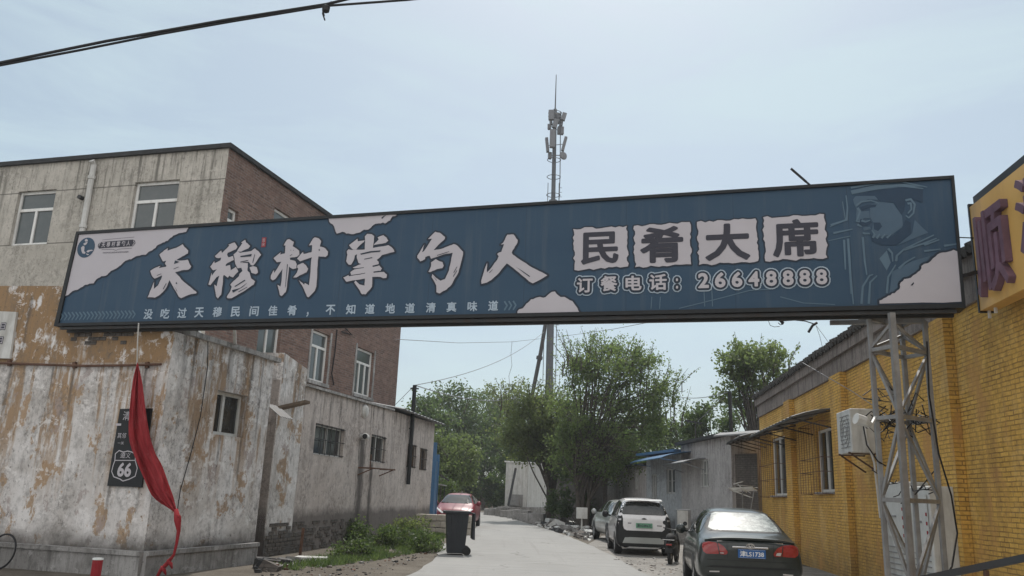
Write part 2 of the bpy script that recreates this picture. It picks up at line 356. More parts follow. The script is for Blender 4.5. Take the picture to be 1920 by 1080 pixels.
STL = [run(20, 690, 800, _DF, .05), run(140, 690, 790, _DF, .04), run(275, 690, 770, _DF, .04), run(206, 915, 985, _DF, .05), run(262, 915, 970, _DF, .04), run(100, 690, 745, _DF, .03), run(60, 560, 680, _DF, .05)]
STB = [(_a[0], 0.0, 3.0, .42), (_b[0], 0.0, 2.2, .2)]
# ---------------------------------------------------------------- shared materials
M = {}
def vinyl():
    k = NT('sign blue'); c = k.ramp(k.noise(k.map(k.uv, (.5, 1, 1)), 1.4, 5, .6), .3, .7, (.020, .055, .102), (.027, .065, .111))
    b = k.n('ShaderNodeTexBrick'); k.l(k.uv, b.inputs['Vector']); b.inputs['Scale'].default_value = 1; b.inputs['Brick Width'].default_value = 1.52; b.inputs['Row Height'].default_value = 60; b.inputs['Mortar Size'].default_value = .005; b.offset = 0
    c = k.mix(k.math('MULTIPLY', b.outputs['Fac'], .5), c, (.012, .03, .055)); c = k.mix(k.math('MULTIPLY', k.ramp(k.noise(k.map(k.uv, (3, .18, 1)), 1.8, 7, .68), .52, .7), .28), c, (.10, .12, .14))
    k.bump(k.noise(k.map(k.uv, (1, .5, 1)), 1.1, 3), .35, .05); return k.fin(c, .5, 0, .35)
M['blue'] = vinyl()
M['blue2'] = paint('sign blue line', (.085, .145, .20), .5, var=.1, scale=2)
M['blue3'] = paint('sign blue tone', (.056, .104, .158), .5, var=.1, scale=2)
M['blue4'] = paint('sign deep blue', (.014, .040, .078), .6, var=.1)
M['navy'] = paint('sign navy', (.008, .018, .036), .45, var=.1)
M['paper'] = paint('sign paper', (.46, .435, .465), .5, var=.05, scale=1.5)
M['ink'] = paint('sign ink', (.03, .03, .045), .5)
M['slog'] = paint('sign pale blue', (.36, .44, .52), .5)
M['seal'] = paint('seal red', (.25, .03, .04), .5)
M['black'] = paint('black metal', (.018, .02, .022), .5, .3)
M['darkmetal'] = paint('dark metal', (.05, .052, .055), .55, .4, dirt=(.06, .04, .03))
M['galv'] = paint('galvanised steel', (.27, .27, .27), .55, .3, var=.2, dirt=(.14, .11, .09))
M['white'] = paint('white plastic', (.72, .72, .70), .4, var=.06, dirt=(.35, .33, .3))
M['offwhite'] = paint('dull white', (.55, .55, .53), .55, var=.1, dirt=(.25, .23, .2))
M['glass'] = glass_mat('window glass', (.075, .09, .092), .09)
M['glassdark'] = glass_mat('dark window glass', (.012, .014, .016), .12)
M['curtain'] = paint('curtain cloth', (.4, .42, .43), .9)
M['plasterL'] = plaster_mat('stained plaster', (.50, .47, .445), (.70, .675, .66), (.14, .13, .12), (.31, .20, .108), zt=4.6, streak=.3, stain_k=.6, stains=STL, foot=(.1, .95))
M['plasterS'] = plaster_mat('grey streaked plaster', (.54, .51, .485), (.73, .71, .70), (.085, .078, .074), (.30, .20, .12), zt=3.9, streak=.38, up=0, fx=.5, stain_k=.5, stains=STS, foot=(.1, .9))
M['plasterB'] = plaster_mat('pinkish plaster', (.47, .415, .38), (.56, .505, .47), (.12, .105, .10), None, zt=4.3, streak=.85, foot=(.6, 1.2), base_dark=.82, fx=.55, stains=STB)
M['plasterT'] = plaster_mat('grey cement render', (.42, .395, .35), (.51, .48, .43), (.16, .15, .13), None, base_dark=0, zt=10, streak=.75, seam=1.53)
M['concrete'] = plaster_mat('bare concrete', (.27, .26, .25), (.44, .43, .42), (.11, .105, .10), None, zt=1, streak=.5, base_dark=.25)
M['brickR'] = brick_mat('red brown brick', (.27, .17, .135), (.125, .08, .067), (.24, .21, .19), gamt=.3)
M['brickY'] = brick_mat('yellow painted brick', (.78, .475, .115), (.65, .385, .085), (.30, .18, .055), (.22, .12, .05), .6, .25, .064, .010, big=(.50, .27, .09))
M['brickG'] = brick_mat('old grey brick', (.17, .15, .135), (.12, .11, .10), (.08, .075, .07), gamt=.6)
M['frieze'] = plaster_mat('grey frieze', (.21, .18, .165), (.26, .225, .205), (.11, .095, .085), None, base_dark=0, zt=5.2)
M['tar'] = paint('roofing felt', (.035, .036, .038), .85, var=.3)
M['tile'] = paint('old roof tiles', (.06, .056, .053), .85, var=.45, scale=14)
def cloth():
    k = NT('red cloth'); c = k.ramp(k.noise(k.map(k.ob, (1, 1, .4)), 3, 6, .65), .3, .72, (.30, .032, .040), (.46, .065, .072)); c = k.mix(k.math('MULTIPLY', k.ramp(k.noise(k.ob, 5, 5, .7), .55, .72), .35), c, (.50, .16, .15))
    k.fin(c, .9, 0, .1); h = k.mix(.5, k.noise(k.map(k.ob, (14, 14, 2.2), (0, .3, 0)), 1.6, 6, .65), k.noise(k.ob, 90, 2)); k.bump(h, .7, .02); t = k.n('ShaderNodeBsdfTranslucent'); k.put(t.inputs[0], c)
    ms = k.n('ShaderNodeMixShader'); ms.inputs[0].default_value = .3; k.l(k.b.outputs[0], ms.inputs[1]); k.l(t.outputs[0], ms.inputs[2]); k.l(ms.outputs[0], k.out.inputs[0]); return k.m
M['red'] = cloth()
M['wood'] = paint('weathered wood', (.14, .10, .07), .85, var=.3)
M['rust'] = paint('rusty iron', (.11, .06, .04), .85, var=.35)
M['bluemetal'] = paint('blue sheet metal', (.05, .14, .27), .5, .1, dirt=(.1, .1, .1))
M['tin'] = paint('tin sheet', (.22, .23, .24), .75, .1, dirt=(.2, .15, .11))
M['wire'] = paint('black cable', (.012, .012, .014), .6)
M['greywire'] = paint('grey wire', (.18, .18, .19), .6)

# ---------------------------------------------------------------- ground, road, street
def dirt_mat(name, a, b, c3, bumpk=.6):
    k = NT(name); o = k.ob
    c = k.mix(k.ramp(k.noise(o, .8, 8, .65), .4, .62), a, b); c = k.mix(k.ramp(k.noise(o, 9, 6, .75), .55, .68), c, c3)
    c = k.mix(k.ramp(k.noise(o, 34, 4, .7), .58, .66), c, tuple(x*.5 for x in a)); k.bump(k.noise(o, 12, 9, .75), bumpk, .08); return k.fin(c, .95)
M['dirt'] = dirt_mat('bare earth', (.10, .085, .068), (.16, .14, .115), (.21, .195, .17))
M['gravel'] = dirt_mat('pale gravel', (.20, .19, .175), (.30, .285, .265), (.38, .365, .34))
def road_mat():
    k = NT('concrete road'); o = k.ob
    c = k.ramp(k.noise(k.map(o, (1, .3, 1)), .7, 7, .6), .3, .7, (.25, .248, .24), (.305, .302, .294))
    c = k.mix(k.ramp(k.noise(k.map(o, (.15, 1.6, 1)), 2.2, 5, .6), .45, .75), c, (.24, .237, .228)); c = k.mix(k.ramp(k.noise(o, 3.5, 7, .75), .58, .7), c, (.27, .255, .23))
    b = k.n('ShaderNodeTexBrick'); k.l(k.map(o, (1, 1, 1), loc=(31, 1.2, 0)), b.inputs['Vector']); b.inputs['Scale'].default_value = 1; b.inputs['Brick Width'].default_value = 60; b.inputs['Row Height'].default_value = 5.5; b.inputs['Mortar Size'].default_value = .016; b.offset = 0
    c = k.mix(k.math('MULTIPLY', b.outputs['Fac'], .4), c, (.15, .145, .135))
    vo = k.n('ShaderNodeTexVoronoi'); vo.feature = 'DISTANCE_TO_EDGE'; vo.inputs['Scale'].default_value = .33; wq = k.n('ShaderNodeVectorMath'); wq.operation = 'MULTIPLY_ADD'; nq = k.n('ShaderNodeTexNoise'); k.l(o, nq.inputs['Vector']); nq.inputs['Scale'].default_value = 1.1; nq.inputs['Detail'].default_value = 8
    k.l(nq.outputs['Color'], wq.inputs[0]); wq.inputs[1].default_value = (1.3, 1.3, 0); k.l(o, wq.inputs[2]); k.l(wq.outputs[0], vo.inputs['Vector'])
    crk = k.math('MULTIPLY', k.ramp(vo.outputs['Distance'], 0, .011, (1, 1, 1), (0, 0, 0)), k.ramp(k.noise(o, .35, 3), .5, .56)); c = k.mix(k.math('MULTIPLY', crk, .6), c, (.09, .085, .08))
    c = k.mix(k.math('MULTIPLY', k.ramp(k.noise(k.map(o, (2.2, .05, 1)), 1.1, 6, .65), .55, .68), .35), c, (.17, .165, .155)); c = k.mix(k.math('MULTIPLY', k.ramp(k.noise(o, 1.5, 6, .7), .64, .7), .5), c, (.13, .125, .115)); k.bump(k.noise(o, 30, 6, .7), .25, .01); return k.fin(c, .85)
M['road'] = road_mat()
g = MB(); S = 600; n = 24
g.add([(-S+2*S*i/n, -S+2*S*j/n, 0) for j in range(n+1) for i in range(n+1)], [(j*(n+1)+i, j*(n+1)+i+1, (j+1)*(n+1)+i+1, (j+1)*(n+1)+i) for j in range(n) for i in range(n)])
tag(g.build('ground', M['dirt'], org=(0, 0, 0)), kind='structure')
lft = [G(*q) for q in ((780, 1079), (818, 1049), (840, 1018), (858, 998), (870, 984), (876, 974), (868, 967), (838, 964), (790, 963))]
rgt = [G(*q) for q in ((1206, 1079), (1140, 1040), (1062, 1006), (1000, 985.5), (962, 974), (934, 966.5), (915, 962), (880, 959.5), (800, 958))]
lft = [Vector((-2.2, 12.6, 0))]+lft; rgt = [Vector((3.6, 12.6, 0))]+rgt
def resamp(ps, n):
    ln = [0]
    for a, b in zip(ps, ps[1:]): ln.append(ln[-1]+(b-a).length)
    out = []
    for k in range(n+1):
        t = ln[-1]*k/n; i = max(j for j in range(len(ln)) if ln[j] <= t+1e-9); i = min(i, len(ps)-2); out.append(ps[i].lerp(ps[i+1], (t-ln[i])/max(1e-9, ln[i+1]-ln[i])))
    return out
r = MB(); rg = random.Random(21); ln_ = resamp(lft[:6], 46); rn_ = resamp(rgt[:6], 46)
jit = lambda ps, s_: [p+Vector((s_*rg.uniform(0, .10)*(.3+abs(mnoise.noise(p*1.7))*2), 0, 0)) for p in ps]
lft = jit(ln_, -1)+lft[6:]; rgt = jit(rn_, 1)+rgt[6:]
for k in range(len(lft)-1):
    a, b, c, d = lft[k], rgt[k], rgt[k+1], lft[k+1]
    r.add([a+Vector((0, 0, .03)), b+Vector((0, 0, .03)), c+Vector((0, 0, .03)), d+Vector((0, 0, .03)), a-Vector((0, 0, .1)), b-Vector((0, 0, .1)), c-Vector((0, 0, .1)), d-Vector((0, 0, .1))], [(0, 1, 2, 3), (0, 3, 7, 4), (1, 5, 6, 2)])
tag(r.build('road', M['road'], org=(0, 0, 0)), kind='structure')
s = MB(); s.quad((-40, -30, .012), (40, -30, .012), (40, 12.6, .012), (-40, 12.6, .012)); tag(s.build('street', M['road'], org=(0, 0, 0)), kind='structure')
v = MB(); gp = [G(*q) for q in ((1206, 1079), (1140, 1040), (1100, 1022), (1130, 1005), (1290, 1012), (1420, 1020), (1500, 1062))]
gp = [Vector((3.6, 12.7, 0))]+[Vector((p.x+(.0 if i > 2 else .02), p.y, 0)) for i, p in enumerate(gp)]+[Vector((8, 21, 0)), Vector((7, 12.7, 0))]
vs, fs = union2d([[(p.x, p.y) for p in gp]]); v.add([(p[0], p[1], .014) for p in vs], fs); tag(v.build('roadside_verge', M['gravel'], org=(0, 0, 0)), kind='structure')

# ---------------------------------------------------------------- walls and windows
def facing(D, toward):
    n = Vector((D.y, -D.x, 0)); return n if n.dot(toward) > 0 else -n
def wall_face(mb, A, D, ln, z0, zA, zB, holes, n, depth=.14, mi=0, mr=None):
    """upright wall from A along D with openings (u0, u1, z0, z1) and their reveals"""
    A = Vector((A[0], A[1], 0)); top = lambda u: zA+(zB-zA)*u/ln
    us = sorted({0, ln, *[h[0] for h in holes], *[h[1] for h in holes]}); zs = sorted({z0, *[h[2] for h in holes], *[h[3] for h in holes]})
    pt = lambda u, z, o=0: A+D*u+Vector((0, 0, z))-n*o
    flip = D.cross(Vector((0, 0, 1))).dot(n) < 0
    def q(a, b, c, d, m):
        mb.quad(*((a, d, c, b) if flip else (a, b, c, d)), m)
    for i in range(len(us)-1):
        u0, u1 = us[i], us[i+1]; uc = (u0+u1)/2
        for j in range(len(zs)):
            za = zs[j]; zb = zs[j+1] if j+1 < len(zs) else None
            zc = (za+zb)/2 if zb else za+.01
            if zb and any(h[0] <= uc <= h[1] and h[2] <= zc <= h[3] for h in holes): continue
            q(pt(u0, za), pt(u1, za), pt(u1, zb if zb else top(u1)), pt(u0, zb if zb else top(u0)), mi)
    m2 = mi if mr is None else mr
    for u0, u1, a, b in holes:
        q(pt(u0, a), pt(u0, a, depth), pt(u0, b, depth), pt(u0, b), m2); q(pt(u1, a, depth), pt(u1, a), pt(u1, b), pt(u1, b, depth), m2)
        q(pt(u0, a), pt(u1, a), pt(u1, a, depth), pt(u0, a, depth), m2); q(pt(u0, b, depth), pt(u1, b, depth), pt(u1, b), pt(u0, b), m2)
def window(parent, A, D, n, h, depth=.1, style='cross', frame=None, pane=None, fw=.055, bars=None, sill=None, split=.5, ratio=.68, curtain=False):
    A = Vector((A[0], A[1], 0)); u0, u1, a, b = h; e = .004; u0 += e; u1 -= e; a += e; b -= e
    pt = lambda u, z, o=0: A+D*u+Vector((0, 0, z))-n*o
    m = MB(); d = depth; t = .05
    def bar(ua, za, ub, zb, w=fw, o=0): m.bar(pt(ua, za, d-o), pt(ub, zb, d-o), w, t, up=n)
    k = fw/2
    bar(u0, a+k, u1, a+k); bar(u0, b-k, u1, b-k); bar(u0+k, a+fw, u0+k, b-fw); bar(u1-k, a+fw, u1-k, b-fw)
    zm = a+(b-a)*ratio; um = u0+(u1-u0)*split
    if style == 'cross': bar(u0+fw, zm, u1-fw, zm, fw*1.1); bar(um, a+fw, um, zm-k*1.1)
    elif style == 'slide': bar(um, a+fw, um, b-fw, fw*1.2)
    elif style == 'tri':
        bar(u0+fw, zm, u1-fw, zm, fw*1.1)
        for f in (.36, .68): bar(u0+(u1-u0)*f, a+fw, u0+(u1-u0)*f, zm-k*1.1)
    wn = m.build('window', frame or M['white'], parent)
    p = MB(); i = fw*.6; dd = d+.012
    p.hexa([pt(u0+i, a+i, dd), pt(u1-i, a+i, dd), pt(u1-i, a+i, dd+.008), pt(u0+i, a+i, dd+.008), pt(u0+i, b-i, dd), pt(u1-i, b-i, dd), pt(u1-i, b-i, dd+.008), pt(u0+i, b-i, dd+.008)])
    p.build('pane', pane or M['glass'], wn)
    if bars:
        g = MB(); nb, matb, o = bars
        for j in range(1, nb): u = u0+(u1-u0)*j/nb; g.bar(pt(u, a, -o), pt(u, b, -o), .016)
        for z in (a+.03, (a+b)/2, b-.03): g.bar(pt(u0, z, -o+.012), pt(u1, z, -o+.012), .02)
        for u in (u0+.02, u1-.02):
            for z in (a+.03, b-.03): g.bar(pt(u, z, -o), pt(u, z, d-.03), .018)
        g.build('window_bars', matb, wn)
    if sill:
        s_ = MB(); s_.bar(pt(u0-.06, a-.03, -.03), pt(u1+.06, a-.03, -.03), .09, .05, up=Vector((0, 0, 1))); s_.build('sill', sill, wn)
    return wn
def hole(A, D, *px):
    """opening from the pixels of its corners, as the mean box"""
    us = []; zs = []
    for x, y in px:
        q = V(x, y, A, D); us.append((q-Vector((A[0], A[1], 0))).dot(D)); zs.append(q.z)
    us.sort(); zs.sort(); h = len(us)//2
    return (sum(us[:h])/h, sum(us[h:])/(len(us)-h), sum(zs[:h])/h, sum(zs[h:])/(len(zs)-h))

# ---------------------------------------------------------------- low stained building at the left
LA = radians(15.6); DL = Vector((sin(LA), cos(LA), 0)); DF = Vector((-cos(LA), sin(LA), 0))     # along its side, along its front to the left
Z0_ = Vector((0, 0, 0)); A0 = G(262, 1083); A0.z = 0; NF = -DL; NS = facing(DL, Vector((1, 0, 0)))
b1 = thing('plaster_building', 'low flat roofed building with peeling white and ochre stained plaster at the left street corner', 'building', (A0.x-3, A0.y+2, 0))
m = MB(); wall_face(m, A0, DF, 11, 0, 4.78, 5.12, [], NF)
m.build('wall', M['plasterL'], b1)
SL = 3.21; h1 = hole(A0, DL, (407, 733), (464, 740), (400, 813), (457, 822))
m = MB(); wall_face(m, A0+DL*.002, DL, SL, 0, 3.98, 3.98, [h1], NS, .2)
q0 = A0+DL*SL; m.quad(q0+Vector((0, 0, 0)), q0+DF*8, q0+DF*8+Vector((0, 0, 3.98)), q0+Vector((0, 0, 3.98)))
m.build('side_wall', M['plasterS'], b1)
m = MB(); e = NS*.09
m.hexa([A0+DL*.3+e+Vector((0, 0, 3.98)), A0+DL*(SL+.12)+e+Vector((0, 0, 3.98)), A0+DL*(SL+.12)+DF*8+Vector((0, 0, 3.98)), A0+DL*.3+DF*8+Vector((0, 0, 3.98)), A0+DL*.3+e+Vector((0, 0, 4.07)), A0+DL*(SL+.12)+e+Vector((0, 0, 4.07)), A0+DL*(SL+.12)+DF*8+Vector((0, 0, 4.07)), A0+DL*.3+DF*8+Vector((0, 0, 4.07))])
m.build('roof', M['concrete'], b1)
m = MB(); m.hexa([A0+DF*11+Vector((0, 0, z))+o+(DF*.012 if o.dot(DF) < -5 else Z0_) for z in (4.08, 4.76) for o in (NF*-.25, NF*-.01, NF*-.01-DF*11, NF*-.25-DF*11)]); m.build('parapet', M['concrete'], b1)
window(b1, A0, DL, NS, h1, .16, 'slide', M['offwhite'], M['glassdark'], .06, split=.42)
m = MB(); kx = .07                                    # plinth with its broken top
for a, b, n_ in ((A0+DF*11, A0+NS*kx*0, NF), (A0, A0+DL*(SL+.03), NS)):
    for z0, z1, o in ((0, .33, kx), (.33, .40, kx+.035)):
        m.hexa([a+Vector((0, 0, z0)), b+Vector((0, 0, z0)), b+n_*o+Vector((0, 0, z0)), a+n_*o+Vector((0, 0, z0)), a+Vector((0, 0, z1)), b+Vector((0, 0, z1)), b+n_*o+Vector((0, 0, z1)), a+n_*o+Vector((0, 0, z1))])
m.build('plinth', M['concrete'], b1)
m = MB(); rr = random.Random(3)                        # bared brickwork under the sign
for i in range(11):
    for j in range(5):
        if rr.random() < .75-.17*j: continue
        m.box(A0+DF*(.75+i*.125+(j % 2)*.06)+NF*.004+Vector((0, 0, 3.8+j*.072)), (.115, .02, .062), -LA)
m.build('bare_brick', M['brickG'], b1)

PF = Plane(A0, -DF, n=NF)                              # its front face: u grows to the right
def wallpt(x, y, o=.0): pl = Plane(A0+NF*o, -DF, n=NF); q = pl.px(x, y); return pl.pt(q.x, q.y)
# white board at the edge of the picture
def flatboard(pxq, pl, th):
    c = [pl.px(*p) for p in pxq]; m = MB(); m.hexa([pl.pt(p.x, p.y, th) for p in c]+[pl.pt(p.x, p.y, .004) for p in c]); return m, c
t = thing('notice_board', 'pale grey notice board with small outlined characters high on the stained front wall', 'sign', wallpt(-30, 670))
m, c = flatboard(((-110, 580), (35, 586), (22, 673), (-130, 668)), PF, .05); m.build('board', M['offwhite'], t)
m = MB()
for x, y in ((10.5, 613), (5.5, 639), (-19, 612), (-24, 638)):
    q = PF.px(x, y); PF.text(m, '日', q.x, q.y, .05, .06, .057, 0, .0, [(.012, 1, .054)])
m.build('lettering', [M['paper'], M['ink']], t)
# pipe along the front
t = MB(); t.tube([wallpt(x, y, .05) for x, y in ((-60, 678), (60, 683), (160, 686), (240, 685), (302, 683))], .022, 8)
for x, y in ((18, 680), (140, 684), (276, 684)): t.bar(wallpt(x, y-5, .03), wallpt(x, y+6, .03), .05, .06)
tag(t.build('wall_pipe', M['rust'], smooth=False), 'thin rusty pipe clamped along the stained front wall', 'pipe')
# black poster with the road shield
t = thing('poster_board', 'narrow black board with a white 66 road shield, half behind the red cloth', 'sign', wallpt(240, 840))
m, c = flatboard(((228, 767), (287, 766), (268, 914), (204, 911)), PF, .04); m.build('board', M['black'], t)
m = MB()
def ptxt(s_, x, y, hw, hh, bold=.0, mi=0): q = PF.px(x, y); PF.text(m, s_, q.x, q.y, hw, hh, .046, mi, bold)
ptxt('清', 241, 780, .07, .075); ptxt('其邻', 232, 817, .085, .045); ptxt('一关', 230, 831, .06, .025); ptxt('遵义', 239, 854, .10, .045)
q = PF.px(226, 796.5); PF.polys(m, [[(q.x-.05, q.y-.018), (q.x+.05, q.y-.018), (q.x+.05, q.y+.018), (q.x-.05, q.y+.018)]], .046)
ptxt('66', 237, 881, .135, .115, .035)
shp = [(219, 864), (220, 851), (227, 845), (235, 848), (243, 846), (251, 848), (258, 852), (257, 863), (261, 878), (257, 893), (245, 899), (234, 902), (228, 898), (217, 894), (213, 884), (216, 872), (219, 864)]
PF.polys(m, strip2d([PF.px(*p) for p in shp], .008), .046); PF.polys(m, strip2d([PF.px(*p) for p in ((219, 863.5), (257, 863.5))], .007), .050)
m.build('lettering', M['paper'], t)
# red cloth banner hung from a cord and tied at its foot
t = thing('cloth_banner', 'long red cloth hanging twisted from a white cord in front of the black board', 'banner', wallpt(290, 1070, .35))
cl = [(258, 680, 258, 2), (252, 700, 264, 6), (246, 730, 268, 10), (243, 765, 272, 13), (241, 800, 277, 15), (242, 830, 283, 17), (252, 855, 293, 17), (263, 880, 302, 16), (274, 905, 311, 14), (282, 930, 319, 10), (302, 945, 326, 6), (324, 957, 331, 2.5)]
m = MB(); NC = 40; rows = []
for i, (x0, y0, x1, _) in enumerate(cl):
    row = []
    for k in range(NC+1):
        f = k/NC; f2 = f; dip = .16+.05*sin(f*8.0+i*.32)*min(1, i*.4)*(1 if i < 10 else .4)+.022*sin(f*19+i*.9)+.012*sin(f*37-i*1.7)+.012*sin(f*5+i*2.3)
        yy = y0+(3 if i > 5 else 0)*sin(f*3)+f*(-14 if 6 < i < 11 else 0); row.append(wallpt(x0+(x1-x0)*f2, yy, dip))
    rows.append(row)
m.add([p for r_ in rows for p in r_], [(i*(NC+1)+k, i*(NC+1)+k+1, (i+1)*(NC+1)+k+1, (i+1)*(NC+1)+k) for i in range(len(cl)-1) for k in range(NC)])
o = m.build('cloth', M['red'], t, smooth=True); sb = o.modifiers.new('s', 'SUBSURF'); sb.levels = 1; sb.render_levels = 1; sd = o.modifiers.new('t', 'SOLIDIFY'); sd.thickness = .006
m = MB(); tl = [(330, 955), (333, 975), (335, 995), (331, 1020), (326, 1040), (314, 1056), (302, 1068), (292, 1086)]
m.tube([wallpt(x, y, .2+.03*sin(i*2)) for i, (x, y) in enumerate(tl)], [.03, .055, .03, .022, .02, .035, .03, .02], 7)
for x, y in ((334, 962), (318, 1050), (306, 1062)): m.tube([wallpt(x-4, y, .2), wallpt(x+2, y+7, .24), wallpt(x+5, y+16, .2)], [.012, .03, .01], 6)
m.build('tail', M['red'], t, smooth=True)
m = MB(); m.tube([wallpt(260, 606, .45), wallpt(258, 640, .32), wallpt(257, 684, .16)], .012, 6); m.build('cord', M['offwhite'], t)
# red stump of a post and the black hoop at the picture's foot
q = G(172, 1125); t = thing('marker_post', 'short red plastic marker post with a white rim at the foot of the stained wall', 'post', (q.x, q.y, 0))
hh = P(173, 1046, q.y).z; m = MB(); m.lathe((q.x, q.y, 0), [(.11, 0), (.11, .04), (.062, .06), (.062, hh-.02)], 14); m.build('post', M['red'], t)
m = MB(); m.lathe((q.x, q.y, hh-.02), [(.066, 0), (.066, .02), (.05, .024), (0, .024)], 14); m.build('rim', M['white'], t)
q = wallpt(2, 1070, .2); t = thing('hoop', 'thin black round hoop leaning on the wall plinth at the lower left', 'hoop', (q.x, q.y, .0))
m = MB(); R_ = .27; m.tube([Vector((q.x, q.y, R_*1.02))+PF.U*(cos(a*pi/16)*R_*.95)+Vector((0, 0, 1))*sin(a*pi/16)*R_+PF.n*(.05-.05*sin(a*pi/16)) for a in range(33)], .016, 6, cap=False); m.build('ring', M['wire'], t)
# cable down the side wall
t = MB(); t.tube([V(x, y, A0+NS*.03, DL) for x, y in ((390, 640), (389, 690), (376, 780), (358, 850), (338, 920), (333, 955))], .008, 5); tag(t.build('cable', M['wire']), 'black cable sagging down the streaked side wall', 'cable')

# ---------------------------------------------------------------- tall brick building behind it
C0 = P(430, 278, 20); zt = C0.z; C0.z = 0
b2 = thing('brick_building', 'tall three storey building with grey rendered front and red brown brick side', 'building', (C0.x-5, C0.y+5, 0))
DF2 = DF; SL2 = 12.1
fw = [hole(C0, DF2, (33, 357), (105, 357), (18, 460), (88, 458)), hole(C0, DF2, (250, 341), (337, 337), (240, 447), (322, 443))]
fw = [(a, b, c-.0, d) for a, b, c, d in fw]
m = MB(); wall_face(m, C0, DF2, 16, 0, zt, zt, fw, NF, .2); m.build('wall', M['plasterT'], b2)
sw = [hole(C0, DL, (585, 617), (619, 628), (579, 712), (611, 720)), hole(C0, DL, (670, 652), (702, 660), (662, 738), (695, 745))]
u0, u1, a, b = sw[0]; dz = 3.0
hs = list(sw)+[(u0, u1, a+dz, b+dz), (sw[1][0], sw[1][1], a+dz, b+dz)]
f0 = hole(C0, DL, (489, 598), (522, 608), (489, 640), (520, 646)); hs.append((u0-2.95, u1-2.95, a+.1, b+.1)); hs.append((u0-2.95+.1, u1-2.85, a+dz, b+dz))
hs.append((.3, .75, a+dz-.2, b+dz-.75))
m = MB(); wall_face(m, C0, DL, SL2, 0, zt, zt, hs, NS, .2); q0 = C0+DL*SL2; m.quad(q0, q0+DF*16, q0+DF*16+Vector((0, 0, zt)), q0+Vector((0, 0, zt)))
m.build('side_wall', M['brickR'], b2)
m = MB(); e = .09; p = [C0+NS*e+NF*e, C0+DL*SL2+NS*e-NF*e, C0+DL*SL2+DF*16, C0+DF*16+NF*e]
m.hexa([x+Vector((0, 0, zt)) for x in p]+[x+Vector((0, 0, zt+.12)) for x in p]); m.build('roof', M['tar'], b2)
for h in fw: window(b2, C0, DF2, NF, h, .12, 'cross', M['white'], M['glass'], .075, ratio=.66)
for i, h in enumerate(hs): window(b2, C0, DL, NS, h, .12, ('tri' if i == 1 else 'cross'), M['white'], M['glass'], .07, ratio=.70)
for h in hs[:2]:
    m = MB(); m.bar(C0+DL*(h[0]-.1)+NS*.03+Vector((0, 0, h[2]-.06)), C0+DL*(h[1]+.1)+NS*.03+Vector((0, 0, h[2]-.06)), .1, .1, up=NS)
    for uu in (h[0]-.06, h[1]+.06): m.bar(C0+DL*uu+NS*.012+Vector((0, 0, h[2]-.005)), C0+DL*uu+NS*.012+Vector((0, 0, h[3]+.1)), .1, .03, up=NS)
    m.build('window_surround', M['concrete'], b2)
PT = Plane(C0, -DF, n=NF)
def tp(x, y, o): q = PT.px(x, y); return PT.pt(q.x, q.y, o)
m = MB(); a = tp(180, 312, .08); bz = tp(178, 330, .08); m.tube([a+NF*.1-Vector((0, 0, -.1)), a, Vector((a.x, a.y, 5))], .075, 10)
for z in (9.4, 8.0, 7.0): m.lathe((a.x, a.y, z), [(.075, 0), (.1, .01), (.1, .1), (.075, .11)], 10)
m.build('downpipe', M['offwhite'], b2)
m = MB(); q = tp(155, 372, .06); m.cyl(q-NF*.1, q+NF*.08, .06, 10); m.build('vent', M['darkmetal'], b2)
for k, xs in enumerate(([(632, 618), (628, 660), (622, 700), (626, 722)], [(652, 618), (640, 622), (660, 628), (648, 616)])):
    m = MB(); m.tube([V(x, y, C0+NS*.05, DL) for x, y in xs], .02, 5); m.build('cable', M['wire'], b2)

# ---------------------------------------------------------------- long plaster annex along the lane
W0 = G(490, 1045); W0.z = 0; W1 = Vector((-2.83, 32.6, 0)); DW = (W1-W0).normalized(); LW = (W1-W0).length; NW = facing(DW, Vector((1, 0, 0))); DWb = Vector((-DW.y, DW.x, 0))
b3 = thing('plaster_annex', 'long single storey plaster annex with small barred windows and damp brick base', 'building', (W0.x-1.5, W0.y+6, 0))
hz = lambda x, y: V(x, y, W0, DW)
uS = (hz(570, 740)-W0).dot(DW); zS = hz(568, 690).z; zA = hz(572, 727).z; zB = hz(735, 770).z; uB = (hz(735, 770)-W0).dot(DW)
wh = [hole(W0, DW, (592, 794), (646, 804), (587, 852), (643, 858)), hole(W0, DW, (697, 815), (724, 819), (693, 866), (721, 868)), hole(W0, DW, (766, 832), (782, 835), (762, 876), (778, 878)), hole(W0, DW, (788, 840), (801, 842), (786, 881), (799, 882))]
m = MB(); zE = zB+.55
wall_face(m, W0, DW, uB, 0, zA, zB, [h for h in wh if h[1] < uB], NW, .16)
wall_face(m, W0+DW*uB, DW, LW-uB, 0, zB, zB+.1, [(h[0]-uB, h[1]-uB, h[2], h[3]) for h in wh if h[1] >= uB], NW, .16)
q0 = W0+DW*LW; m.quad(q0, q0+DWb*3.5, q0+DWb*3.5+Vector((0, 0, zB+.1)), q0+Vector((0, 0, zB+.1))); m.quad(W0, W0+DWb*2, W0+DWb*2+Vector((0, 0, zA)), W0+Vector((0, 0, zA)))
m.build('wall', M['plasterB'], b3)
m = MB(); p = [W0+NW*.005, W0+DW*(uS)+NW*.005, W0+DW*uS+DWb*.5, W0+DWb*.5]        # taller grey front piece
p = [W0+NW*.03, W0+DW*uS+NW*.03, W0+DW*uS+DWb*3, W0+DWb*3]
zt0 = hz(508, 652).z
m.hexa([x+Vector((0, 0, 0)) for x in p]+[p[0]+Vector((0, 0, zt0)), p[1]+Vector((0, 0, zS)), p[2]+Vector((0, 0, zS)), p[3]+Vector((0, 0, zt0))]); m.build('end_wall', M['plasterS'], b3)
m = MB(); e0 = W0+DW*uS; zR = lambda u, o: Vector((0, 0, zA+(zB-zA)*u/uB+o))
